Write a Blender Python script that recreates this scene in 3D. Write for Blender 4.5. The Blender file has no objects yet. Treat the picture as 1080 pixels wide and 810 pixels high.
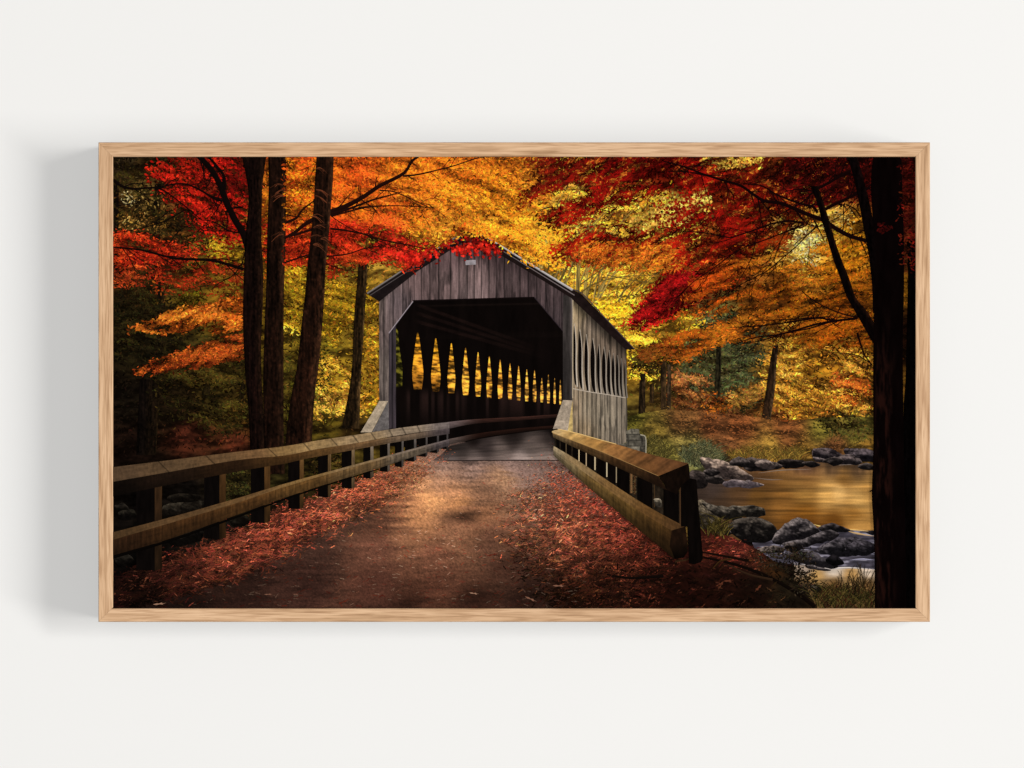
import bpy, math
import numpy as np

# ------------------------------------------------------------------ units
# The photograph is 1080 x 810; the framed picture is about 1.25 m wide.
S = 1.25 / 877.0
CAM_D = 4.0                 # camera to the frame's front face
FRAME_D = 0.058             # how far the frame stands off the wall
RECESS = 0.0055             # the picture sits this far behind the frame's face
SCREEN_Y = -FRAME_D + RECESS
L, R_, T, B = 118.9, 965.7, 165.3, 641.8      # the visible picture
XL, XR, YT, YB = 115.5, 969.0, 162.0, 645.0   # the picture runs under the rails
LIGHT = 1.04                # irradiance the print receives (sets ink strength)

sc = bpy.context.scene
COL = sc.collection

def wx(px): return (np.asarray(px, float) - 540.0) * S
def wz(py): return (405.0 - np.asarray(py, float)) * S

# ------------------------------------------------------------------ colour and noise
def hexc(h):
    h = h.lstrip('#')
    return np.array([int(h[i:i + 2], 16) / 255.0 for i in (0, 2, 4)])

def lin(c):
    c = np.clip(c, 0, 1)
    return np.where(c <= 0.04045, c / 12.92, ((c + 0.055) / 1.055) ** 2.4)

_tables = {}
def vnoise(x, y, seed):
    t = _tables.get(seed)
    if t is None:
        t = _tables[seed] = np.random.default_rng(seed).random((256, 256))
    x = np.asarray(x, float) + 1000.37; y = np.asarray(y, float) + 1000.71
    xi = np.floor(x).astype(int); yi = np.floor(y).astype(int)
    fx = x - xi; fy = y - yi
    fx = fx * fx * (3 - 2 * fx); fy = fy * fy * (3 - 2 * fy)
    a = t[xi & 255, yi & 255]; b = t[(xi + 1) & 255, yi & 255]
    c = t[xi & 255, (yi + 1) & 255]; d = t[(xi + 1) & 255, (yi + 1) & 255]
    return (a * (1 - fx) + b * fx) * (1 - fy) + (c * (1 - fx) + d * fx) * fy

def fbm(x, y, seed, octs=4, gain=0.55):
    s = 0; amp = 1; tot = 0
    for o in range(octs):
        s = s + amp * vnoise(x * 2 ** o, y * 2 ** o, seed + o)
        tot += amp; amp *= gain
    return s / tot

def aniso(x, y, ang, sx, sy, seed, octs=3):
    ca, sa = np.cos(ang), np.sin(ang)
    return fbm((x * ca + y * sa) / sx, (-x * sa + y * ca) / sy, seed, octs)

class Field:
    """smooth colour field through control points (x, y, hex)"""
    def __init__(self, pts, soft=9.0, power=1.7):
        self.p = np.array([[a, b] for a, b, c in pts], float)
        self.c = np.array([hexc(c) for a, b, c in pts])
        self.soft = soft; self.power = power
    def __call__(self, x, y):
        x = np.asarray(x, float).ravel(); y = np.asarray(y, float).ravel()
        out = np.zeros((len(x), 3)); w = np.zeros(len(x))
        for (a, b), c in zip(self.p, self.c):
            k = 1.0 / ((x - a) ** 2 + (y - b) ** 2 + self.soft ** 2) ** self.power
            out += k[:, None] * c; w += k
        return out / w[:, None]

def smooth(e0, e1, x):
    t = np.clip((x - e0) / (e1 - e0), 0, 1)
    return t * t * (3 - 2 * t)

# ------------------------------------------------------------------ materials
def nodes_of(m):
    m.use_nodes = True
    nt = m.node_tree; nt.nodes.clear()
    out = nt.nodes.new('ShaderNodeOutputMaterial')
    b = nt.nodes.new('ShaderNodeBsdfPrincipled')
    nt.links.new(b.outputs[0], out.inputs[0])
    return nt, b

def ink_material(name, grain_scale, grain):
    """matte print: pigment from the mesh's own colours, broken up by a fine procedural grain"""
    m = bpy.data.materials.new(name); nt, b = nodes_of(m)
    at = nt.nodes.new('ShaderNodeVertexColor'); at.layer_name = 'ink'
    tc = nt.nodes.new('ShaderNodeTexCoord')
    no = nt.nodes.new('ShaderNodeTexNoise'); no.inputs['Scale'].default_value = grain_scale
    no.inputs['Detail'].default_value = 2
    nt.links.new(tc.outputs['Object'], no.inputs['Vector'])
    mr = nt.nodes.new('ShaderNodeMapRange')
    mr.inputs['From Min'].default_value = 0.3; mr.inputs['From Max'].default_value = 0.7
    mr.inputs['To Min'].default_value = 1 - grain; mr.inputs['To Max'].default_value = 1 + grain
    nt.links.new(no.outputs['Fac'], mr.inputs['Value'])
    mx = nt.nodes.new('ShaderNodeVectorMath'); mx.operation = 'SCALE'
    nt.links.new(at.outputs['Color'], mx.inputs[0]); nt.links.new(mr.outputs[0], mx.inputs['Scale'])
    nt.links.new(mx.outputs[0], b.inputs['Base Color'])
    b.inputs['Roughness'].default_value = 0.9
    b.inputs['Specular IOR Level'].default_value = 0.0
    return m

INK = ink_material('matte_print', 700.0, 0.10)
INK_LEAF = ink_material('matte_print_foliage', 420.0, 0.14)

# ------------------------------------------------------------------ object helpers
def link(o, parent=None):
    COL.objects.link(o)
    if parent is not None: o.parent = parent
    return o

def empty(name, parent=None, loc=(0, 0, 0)):
    o = bpy.data.objects.new(name, None); o.location = loc; o.empty_display_size = 0.02
    return link(o, parent)

_layer = [0]
def nextz():
    _layer[0] += 1
    return _layer[0] * 0.000003

def build(name, xy, faces, cols, parent, mat=None, z=None, zj=None, label=None, sizes=None):
    """one flat mesh of the print. faces: (n,k) int array or flat loop list with sizes"""
    xy = np.asarray(xy, float)
    if z is None: z = nextz()
    co = np.empty((len(xy), 3))
    co[:, 0] = wx(np.clip(xy[:, 0], XL, XR)); co[:, 2] = wz(np.clip(xy[:, 1], YT, YB))
    co[:, 1] = SCREEN_Y - z - (0 if zj is None else zj)
    me = bpy.data.meshes.new(name)
    faces = np.asarray(faces)
    if sizes is None:
        sizes = np.full(len(faces), faces.shape[1]); loops = faces.ravel()
    else: loops = faces
    me.vertices.add(len(co)); me.vertices.foreach_set('co', co.ravel())
    me.loops.add(len(loops)); me.loops.foreach_set('vertex_index', loops.astype(np.int32))
    me.polygons.add(len(sizes))
    st = np.concatenate([[0], np.cumsum(sizes)[:-1]]).astype(np.int32)
    me.polygons.foreach_set('loop_start', st); me.polygons.foreach_set('loop_total', np.asarray(sizes, np.int32))
    at = me.color_attributes.new('ink', 'FLOAT_COLOR', 'POINT')
    c = np.ones((len(co), 4)); c[:, :3] = np.clip(lin(cols) / LIGHT, 0, 0.97)
    at.data.foreach_set('color', c.ravel())
    me.materials.append(mat or INK)
    me.update(calc_edges=True); me.validate()
    o = link(bpy.data.objects.new(name, me), parent)
    if label: o['label'] = label
    return o

def inside(px, py, poly):
    poly = np.asarray(poly, float); r = np.zeros(len(px), bool)
    x0, y0 = poly[-1]
    for x1, y1 in poly:
        if y0 != y1:
            c = ((y0 > py) != (y1 > py)) & (px < (x1 - x0) * (py - y0) / (y1 - y0) + x0)
            r ^= c
        x0, y0 = x1, y1
    return r

def catmull(pts, n=6):
    p = np.asarray(pts, float)
    if len(p) < 3: n = max(n, 2)
    q = np.vstack([2 * p[0] - p[1], p, 2 * p[-1] - p[-2]]); out = []
    for i in range(1, len(q) - 2):
        for t in np.linspace(0, 1, n, endpoint=False):
            a, b, c, d = q[i - 1], q[i], q[i + 1], q[i + 2]
            out.append(0.5 * (2 * b + (c - a) * t + (2 * a - 5 * b + 4 * c - d) * t * t + (3 * b - a - 3 * c + d) * t ** 3))
    out.append(p[-1])
    return np.array(out)

def closed_smooth(pts, n=5):
    p = np.asarray(pts, float); k = len(p); out = []
    for i in range(k):
        a, b, c, d = p[i - 1], p[i], p[(i + 1) % k], p[(i + 2) % k]
        for t in np.linspace(0, 1, n, endpoint=False):
            out.append(0.5 * (2 * b + (c - a) * t + (2 * a - 5 * b + 4 * c - d) * t * t + (3 * b - a - 3 * c + d) * t ** 3))
    return np.array(out)

def piece(name, poly, color, parent, step=1.0, label=None, z=None, mat=None):
    """area of the print bounded by poly, coloured by color(x, y)"""
    poly = np.asarray(poly, float)
    x0, y0 = poly.min(0) - step; x1, y1 = poly.max(0) + step
    x0 = max(x0, XL - 1); x1 = min(x1, XR + 1); y0 = max(y0, YT - 1); y1 = min(y1, YB + 1)
    gx = np.arange(x0, x1 + step, step); gy = np.arange(y0, y1 + step, step)
    nx, ny = len(gx), len(gy)
    X, Y = np.meshgrid(gx, gy); X = X.ravel(); Y = Y.ravel()
    cx, cy = np.meshgrid(gx[:-1] + step / 2, gy[:-1] + step / 2)
    keep = inside(cx.ravel(), cy.ravel(), poly).reshape(ny - 1, nx - 1)
    j, i = np.nonzero(keep)
    f = np.stack([j * nx + i, (j + 1) * nx + i, (j + 1) * nx + i + 1, j * nx + i + 1], 1)
    cnt = np.bincount(f.ravel(), minlength=nx * ny)
    V = np.stack([X, Y], 1)
    bd = np.nonzero((cnt > 0) & (cnt < 4))[0]
    if len(bd):                                   # pull the rim onto the outline
        P = V[bd]; best = np.full(len(bd), 1e9); bp = P.copy()
        a = poly[-1]
        for b in poly:
            d = b - a; l2 = d @ d
            if l2 > 0:
                t = np.clip(((P - a) @ d) / l2, 0, 1); q = a + t[:, None] * d
                dd = ((P - q) ** 2).sum(1); m = dd < best
                best[m] = dd[m]; bp[m] = q[m]
            a = b
        m = best < (1.3 * step) ** 2
        V[bd[m]] = bp[m]
    used = np.nonzero(cnt > 0)[0]; mp = np.zeros(nx * ny, int); mp[used] = np.arange(len(used))
    V = V[used]
    return build(name, V, mp[f], color(V[:, 0], V[:, 1]), parent, mat, z, label=label)

def resample(p, n):
    p = np.asarray(p, float); d = np.r_[0, np.cumsum(np.hypot(*np.diff(p, axis=0).T))]
    t = np.linspace(0, d[-1], n)
    return np.stack([np.interp(t, d, p[:, 0]), np.interp(t, d, p[:, 1])], 1)

def strip(name, A, Bp, color, parent, smooth_n=0, step=1.0, label=None, z=None):
    """area between two edges A and Bp; color(u along, v across, x, y)"""
    if smooth_n: A = catmull(A, smooth_n); Bp = catmull(Bp, smooth_n)
    A = np.asarray(A, float); Bp = np.asarray(Bp, float)
    ln = max(np.hypot(*np.diff(A, axis=0).T).sum(), np.hypot(*np.diff(Bp, axis=0).T).sum())
    nu = max(2, int(ln / step) + 1)
    A = resample(A, nu); Bp = resample(Bp, nu)
    nv = max(2, int(np.hypot(*(A - Bp).T).max() / step) + 2)
    v = np.linspace(0, 1, nv)
    V = A[:, None, :] * (1 - v)[None, :, None] + Bp[:, None, :] * v[None, :, None]
    U = np.repeat(np.linspace(0, 1, nu), nv); VV = np.tile(v, nu); V = V.reshape(-1, 2)
    i, j = np.meshgrid(np.arange(nu - 1), np.arange(nv - 1), indexing='ij'); i = i.ravel(); j = j.ravel()
    f = np.stack([i * nv + j, (i + 1) * nv + j, (i + 1) * nv + j + 1, i * nv + j + 1], 1)
    return build(name, V, f, color(U, VV, V[:, 0], V[:, 1]), parent, None, z, label=label)

class Ribbons:
    """many tapering twigs gathered into one mesh"""
    def __init__(self): self.v = []; self.f = []; self.c = []; self.n = 0; self.z = []
    def add(self, path, w0, w1, col, n=5, wob=0.0, rng=None):
        p = catmull(path, n)
        if wob and rng is not None:
            p = p + np.cumsum(rng.normal(0, wob, p.shape), 0) * np.linspace(0, 1, len(p))[:, None]
        d = np.gradient(p, axis=0); d /= np.maximum(np.hypot(*d.T), 1e-6)[:, None]
        nn = np.stack([-d[:, 1], d[:, 0]], 1); w = np.linspace(w0, w1, len(p))[:, None] / 2
        k = len(p); V = np.concatenate([p + nn * w, p - nn * w])
        i = np.arange(k - 1)
        self.f.append(np.stack([i, i + 1, i + 1 + k, i + k], 1) + self.n); self.v.append(V)
        c = np.tile(np.asarray(col, float), (2 * k, 1)); c[:k] *= 0.8; c[k:] *= 1.25
        self.c.append(c); self.n += 2 * k; self.z.append(np.full(2 * k, float(len(self.z))))
        return p
    def make(self, name, parent, z=None, label=None):
        zz = np.concatenate(self.z); m = len(self.z)
        _layer[0] += 3 if m > 3 else 1
        return build(name, np.concatenate(self.v), np.concatenate(self.f), np.concatenate(self.c), parent, None, z, zz / m * (.000009 if m > 3 else .000003), label=label)

def branch(name, path, w0, w1, col, parent, twigs=0, tl=(14, 40), ta=0.6, seed=1, sub=True, tw=0.9):
    rng = np.random.default_rng(seed)
    r = Ribbons(); p = r.add(path, w0, w1, hexc(col), 7, 0.05, rng)
    for _ in range(twigs):
        i = rng.integers(1, len(p) - 1); d = p[min(i + 1, len(p) - 1)] - p[i - 1]
        a = math.atan2(d[1], d[0]) + rng.choice([-1, 1]) * rng.uniform(0.25, ta + 0.25)
        ln = rng.uniform(*tl); q = [p[i]]
        for s in range(3):
            a += rng.normal(0, 0.18); q.append(q[-1] + np.array([math.cos(a), math.sin(a)]) * ln / 3)
        wloc = w0 + (w1 - w0) * i / len(p)
        r.add(q, min(wloc * 0.55, 1.8) * tw, 0.45, hexc(col), 4)
        if sub:
            for _2 in range(2):
                k = rng.integers(1, 3); a2 = a + rng.normal(0, 0.7); l2 = ln * rng.uniform(.25, .5)
                r.add([q[k], q[k] + np.array([math.cos(a2), math.sin(a2)]) * l2 * .5,
                       q[k] + np.array([math.cos(a2 + .2), math.sin(a2 + .2)]) * l2], 0.7, 0.35, hexc(col), 3)
    return r.make(name, parent)

# ------------------------------------------------------------------ leaves
OVAL = np.array([[-1, 0], [-.35, -.5], [.4, -.42], [1, 0], [.4, .42], [-.35, .5]])
def _maple():
    a = []
    for ang, r in [(0, 1.0), (24, .42), (48, .86), (72, .36), (100, .66), (140, .30), (180, .42),
                   (220, .30), (260, .66), (288, .36), (312, .86), (336, .42)]:
        a.append([r * math.cos(math.radians(ang)), r * math.sin(math.radians(ang))])
    return np.array(a)
MAPLE = _maple()
TUFT = np.array([[-1, .05], [-.4, -.35], [-.1, -.1], [.35, -.5], [.4, -.05], [1, -.15], [.45, .2], [.5, .55], [0, .2], [-.5, .45]])

def leaf_mesh(name, x, y, size, ang, aspect, cols, parent, shape=OVAL, order=None, depth=0.00002, label=None, mat=None):
    n = len(x); k = len(shape)
    if order is None: order = np.arange(n)
    zj = np.empty(n); zj[order] = np.linspace(0, 1, n) * depth
    size = np.broadcast_to(size, (n,)); ang = np.broadcast_to(ang, (n,)); aspect = np.broadcast_to(aspect, (n,))
    px = shape[None, :, 0] * size[:, None]; py = shape[None, :, 1] * (size * aspect)[:, None]
    ca, sa = np.cos(ang)[:, None], np.sin(ang)[:, None]
    V = np.stack([x[:, None] + px * ca - py * sa, y[:, None] + px * sa + py * ca], 2).reshape(-1, 2)
    f = np.arange(n * k).reshape(n, k)
    _layer[0] += 6
    o = build(name, V, f, np.repeat(cols, k, 0), parent, mat or INK_LEAF, None, np.repeat(zj, k), label=label)
    _layer[0] += 1
    return o

def scatter(poly, n, rng, feather=4.0, keepfn=None):
    poly = np.asarray(poly, float); lo = poly.min(0) - feather; hi = poly.max(0) + feather
    xs = []; ys = []; got = 0; tries = 0
    while got < n and tries < 60:
        x = rng.uniform(lo[0], hi[0], n * 2); y = rng.uniform(lo[1], hi[1], n * 2)
        m = inside(x + rng.normal(0, feather, 2 * n), y + rng.normal(0, feather, 2 * n), poly)
        m &= (x > L - 3) & (x < R_ + 3) & (y > T - 3) & (y < B + 3)
        if keepfn is not None: m &= rng.random(2 * n) < keepfn(x, y)
        xs.append(x[m]); ys.append(y[m]); got += m.sum(); tries += 1
    return np.concatenate(xs)[:n], np.concatenate(ys)[:n]

DENS, LEAFK, TONE = 1.75, .74, .80
def foliage(name, poly, n, size, pal, parent, seed, ang=0.0, spread=0.5, aspect=0.6, feather=5.0, sx=26, sy=6,
            lo=0.45, hi=1.45, cut=0.30, shape=OVAL, flat=0.0, field=None, mix=0.0, label=None, jit=0.07, sizefn=None, accent=None):
    """a crown's leaves: layered sprays along ang, palette picked by clump noise, gaps where the clump noise is low"""
    rng = np.random.default_rng(seed)
    def nz(x, y): 
        wob = (fbm(x / 40, y / 40, seed + 50, 2) - .5) * 26
        return aniso(x, y + wob, ang, sx, sy, seed + 11, 4)
    keep = (lambda x, y: smooth(cut - .12, cut + .12, nz(x, y)) * .96 + .04) if cut > 0 else None
    n = int(n * DENS); size = size * LEAFK
    x, y = scatter(poly, n, rng, feather, keep)
    m = nz(x, y); n = len(x)
    big = fbm(x / 55, y / 38, seed + 23, 3)
    pal = np.array([hexc(c) for c in pal]) if not isinstance(pal, Field) else pal
    if isinstance(pal, Field): c = pal(x, y)
    else:
        t = np.clip((big - .5) * 2.2 + .5 + rng.normal(0, .22, n), 0, .999) * (len(pal) - 1)
        i = np.floor(t).astype(int); fr = (t - i)[:, None]
        c = pal[i] * (1 - fr) + pal[np.minimum(i + 1, len(pal) - 1)] * fr
    if accent is not None:
        am = (aniso(x, y, ang, 9, 4, seed + 77, 2) > .60) & (rng.random(n) < accent[1])
        c = np.where(am[:, None], hexc(accent[0])[None] * rng.uniform(.6, 1.15, (n, 1)), c)
    if field is not None: c = c * (1 - mix) + field(x, y) * mix
    lum = lo + (hi - lo) * smooth(.28, .72, m) + rng.normal(0, .22, n) + .3 * (rng.random(n) < .07)
    lum = np.clip(lum * TONE, .10, 1.9)[:, None]
    c = c * lum ** np.where(lum < 1, np.array([[1.0, 1.16, 1.3]]), 1.0) * (1 + rng.normal(0, jit, (n, 3)))
    s = size * rng.uniform(.6, 1.35, n)
    if sizefn is not None: s = s * sizefn(x, y)
    order = np.argsort(m + rng.normal(0, .26, n))                           # sunlit leaves mostly lie over the dark ones
    return leaf_mesh(name, x, y, s, ang + rng.normal(0, spread + .3, n), aspect * 1.12 * rng.uniform(.7, 1.3, n), np.clip(c, 0, 1), parent,
                     shape, order, label=label)

def zc(x0, y0, f, pts): return [(x0 + f * a, y0 + f * b) for a, b in pts]

# ================================================================== the setting: wall, light, camera
def wall_material():
    m = bpy.data.materials.new('matte_white_paint'); nt, b = nodes_of(m)
    tc = nt.nodes.new('ShaderNodeTexCoord')
    n1 = nt.nodes.new('ShaderNodeTexNoise'); n1.inputs['Scale'].default_value = 1.3; n1.inputs['Detail'].default_value = 4
    n2 = nt.nodes.new('ShaderNodeTexNoise'); n2.inputs['Scale'].default_value = 260; n2.inputs['Detail'].default_value = 3
    for n in (n1, n2): nt.links.new(tc.outputs['Object'], n.inputs['Vector'])
    cr = nt.nodes.new('ShaderNodeValToRGB')
    cr.color_ramp.elements[0].color = (.853, .846, .832, 1); cr.color_ramp.elements[1].color = (.867, .861, .847, 1)
    nt.links.new(n1.outputs['Fac'], cr.inputs[0]); nt.links.new(cr.outputs[0], b.inputs['Base Color'])
    bp = nt.nodes.new('ShaderNodeBump'); bp.inputs['Strength'].default_value = 0.004; bp.inputs['Distance'].default_value = 0.001
    nt.links.new(n2.outputs['Fac'], bp.inputs['Height']); nt.links.new(bp.outputs[0], b.inputs['Normal'])
    b.inputs['Roughness'].default_value = 0.95; b.inputs['Specular IOR Level'].default_value = 0.0
    return m

def box(name, x0, x1, y0, y1, z0, z1, mat, parent=None):
    v = [(x, y, z) for x in (x0, x1) for y in (y0, y1) for z in (z0, z1)]
    f = [(0, 1, 3, 2), (4, 6, 7, 5), (0, 4, 5, 1), (2, 3, 7, 6), (0, 2, 6, 4), (1, 5, 7, 3)]
    me = bpy.data.meshes.new(name); me.from_pydata(v, [], f); me.materials.append(mat); me.update()
    return link(bpy.data.objects.new(name, me), parent)

wall = box('wall', -4, 4, 0, .12, -2.5, 2.5, wall_material())
wall['kind'] = 'structure'; wall['label'] = 'plain matte white wall behind the framed picture'; wall['category'] = 'wall'

w = bpy.data.worlds.new('World'); sc.world = w; w.use_nodes = True
bg = w.node_tree.nodes['Background']; bg.inputs[0].default_value = (1, 1, 1, 1); bg.inputs[1].default_value = 0.09
la = bpy.data.lights.new('window_light', 'AREA'); la.shape = 'RECTANGLE'
DL = 30.0; th = math.radians(64)
la.size = DL * 2 * math.tan(math.radians(18)); la.size_y = 3.0
la.color = (1, .985, .955); la.energy = 8300
lo = bpy.data.objects.new('window_light', la); COL.objects.link(lo)
lo.location = (DL * math.sin(th), -DL * math.cos(th), 0.35)
from mathutils import Vector
lo.rotation_euler = (-Vector(lo.location)).to_track_quat('-Z', 'Z').to_euler()

lf = bpy.data.lights.new('front_fill_light', 'AREA'); lf.shape = 'RECTANGLE'; lf.size = 3; lf.size_y = 2.4; lf.energy = 1155; lf.color = (1, .997, .99)  # added frontal fill: an unseen soft lamp on the camera's axis
lfo = bpy.data.objects.new('front_fill_light', lf); COL.objects.link(lfo)
lfo.location = (0, -14, 0); lfo.rotation_euler = (-Vector(lfo.location)).to_track_quat('-Z', 'Z').to_euler()

cam = bpy.data.cameras.new('camera'); co = bpy.data.objects.new('camera', cam); COL.objects.link(co)
co.location = (0, -FRAME_D - CAM_D, 0); co.rotation_euler = (math.radians(90), 0, 0)
cam.sensor_width = 36; cam.lens = 36 * CAM_D / (1080 * S); cam.clip_end = 200; cam.clip_start = .05
sc.camera = co
sc.view_settings.view_transform = 'Standard'; sc.view_settings.look = 'None'
sc.view_settings.exposure = 0; sc.view_settings.gamma = 1
sc.cycles.max_bounces = 4; sc.cycles.diffuse_bounces = 0; sc.cycles.use_denoising = True

# ================================================================== the framed picture
root = empty('framed_picture', loc=(0, 0, 0))
root['label'] = 'wide autumn covered bridge picture in a thin pale oak frame on the white wall'
root['category'] = 'framed picture'

def oak_material():
    m = bpy.data.materials.new('pale_oak'); nt, b = nodes_of(m)
    N = nt.nodes.new; K = nt.links.new
    tc = N('ShaderNodeTexCoord'); oi = N('ShaderNodeObjectInfo')
    off = N('ShaderNodeCombineXYZ')
    mul = N('ShaderNodeMath'); mul.operation = 'MULTIPLY'; mul.inputs[1].default_value = 37.0
    K(oi.outputs['Random'], mul.inputs[0]); K(mul.outputs[0], off.inputs[0]); K(mul.outputs[0], off.inputs[2])
    ad = N('ShaderNodeVectorMath'); ad.operation = 'ADD'
    K(tc.outputs['Object'], ad.inputs[0]); K(off.outputs[0], ad.inputs[1])
    def noise(scale, detail, sx, sy, sz, dist=0):
        mp = N('ShaderNodeMapping'); mp.inputs['Scale'].default_value = (sx, sy, sz)
        n = N('ShaderNodeTexNoise'); n.inputs['Scale'].default_value = scale; n.inputs['Detail'].default_value = detail
        n.inputs['Distortion'].default_value = dist
        K(ad.outputs[0], mp.inputs['Vector']); K(mp.outputs[0], n.inputs['Vector']); return n
    g = noise(140, 5, .05, 1, 1, .9)        # broad cathedral bands
    fbr = noise(430, 6, .045, 1, 1, .4)         # fine pores along the grain
    pat = noise(9, 3, .6, 1, 1)             # long tonal drift
    c1 = N('ShaderNodeValToRGB'); e = c1.color_ramp.elements
    e[0].position = .30; e[0].color = (.52, .31, .165, 1); e[1].position = .62; e[1].color = (.80, .53, .32, 1)
    k = c1.color_ramp.elements.new(.46); k.color = (.68, .43, .245, 1)
    K(g.outputs['Fac'], c1.inputs[0])
    c2 = N('ShaderNodeValToRGB'); e = c2.color_ramp.elements
    e[0].position = .38; e[0].color = (.62, .53, .45, 1); e[1].position = .54; e[1].color = (1, 1, 1, 1)
    K(fbr.outputs['Fac'], c2.inputs[0])
    c3 = N('ShaderNodeValToRGB'); e = c3.color_ramp.elements
    e[0].position = .3; e[0].color = (.86, .83, .80, 1); e[1].position = .7; e[1].color = (1.0, 1.0, 1.0, 1)
    K(pat.outputs['Fac'], c3.inputs[0])
    m1 = N('ShaderNodeMix'); m1.data_type = 'RGBA'; m1.blend_type = 'MULTIPLY'; m1.inputs['Factor'].default_value = .66
    K(c1.outputs[0], m1.inputs['A']); K(c2.outputs[0], m1.inputs['B'])
    m2 = N('ShaderNodeMix'); m2.data_type = 'RGBA'; m2.blend_type = 'MULTIPLY'; m2.inputs['Factor'].default_value = 1
    K(m1.outputs['Result'], m2.inputs['A']); K(c3.outputs[0], m2.inputs['B'])
    K(m2.outputs['Result'], b.inputs['Base Color'])
    bp = N('ShaderNodeBump'); bp.inputs['Strength'].default_value = .25; bp.inputs['Distance'].default_value = .0006
    K(fbr.outputs['Fac'], bp.inputs['Height']); K(bp.outputs[0], b.inputs['Normal'])
    b.inputs['Roughness'].default_value = .62; b.inputs['Specular IOR Level'].default_value = .25
    return m
OAK = oak_material()

frame = empty('frame', root)
OX0, OX1, OY0, OY1 = 103.8, 980.9, 150.1, 655.9
def rail(length, width):
    """a mitred rail along local X; outer edge at local z=0, inner edge at z=width; front face at y=0, eased edges"""
    e = .0009
    # profile (inset from outer edge, depth behind the front face)
    prof = [(0, FRAME_D), (0, e), (e, 0), (width - e, 0), (width, e), (width, RECESS + .004), (width - .004, FRAME_D)]
    v = []; f = []
    for s in (-1, 1):
        for a, d in prof: v.append((s * (length / 2 - a), d, a))
    k = len(prof)
    for i in range(k):
        j = (i + 1) % k
        f.append((i, j, k + j, k + i))
    f.append(tuple(range(k - 1, -1, -1))); f.append(tuple(range(k, 2 * k)))
    me = bpy.data.meshes.new('frame_rail'); me.from_pydata(v, [], f); me.materials.append(OAK); me.update()
    import bmesh
    bm = bmesh.new(); bm.from_mesh(me); bmesh.ops.recalc_face_normals(bm, faces=bm.faces); bm.to_mesh(me); bm.free()
    return me
g = .00012
for (cx, cy, rot, ln, wd) in (((OX0 + OX1) / 2, OY0, math.pi, OX1 - OX0, T - OY0), ((OX0 + OX1) / 2, OY1, 0, OX1 - OX0, OY1 - B),
                              (OX0, (OY0 + OY1) / 2, math.pi / 2, OY1 - OY0, L - OX0), (OX1, (OY0 + OY1) / 2, -math.pi / 2, OY1 - OY0, OX1 - R_)):
    o = link(bpy.data.objects.new('frame_rail', rail(ln * S - 2 * g, wd * S)), frame)
    o.location = (wx(cx), -FRAME_D, wz(cy)); o.rotation_euler = (0, rot, 0)

back = bpy.data.materials.new('backing_board'); nt, bb = nodes_of(back)
tcn = nt.nodes.new('ShaderNodeTexNoise'); tcn.inputs['Scale'].default_value = 90
crn = nt.nodes.new('ShaderNodeValToRGB'); crn.color_ramp.elements[0].color = (.02, .018, .016, 1); crn.color_ramp.elements[1].color = (.03, .027, .024, 1)
nt.links.new(tcn.outputs[0], crn.inputs[0]); nt.links.new(crn.outputs[0], bb.inputs[0])
box('backing_panel', wx(XL), wx(XR), SCREEN_Y + .0005, SCREEN_Y + .006, wz(YB), wz(YT), back, root)

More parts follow.
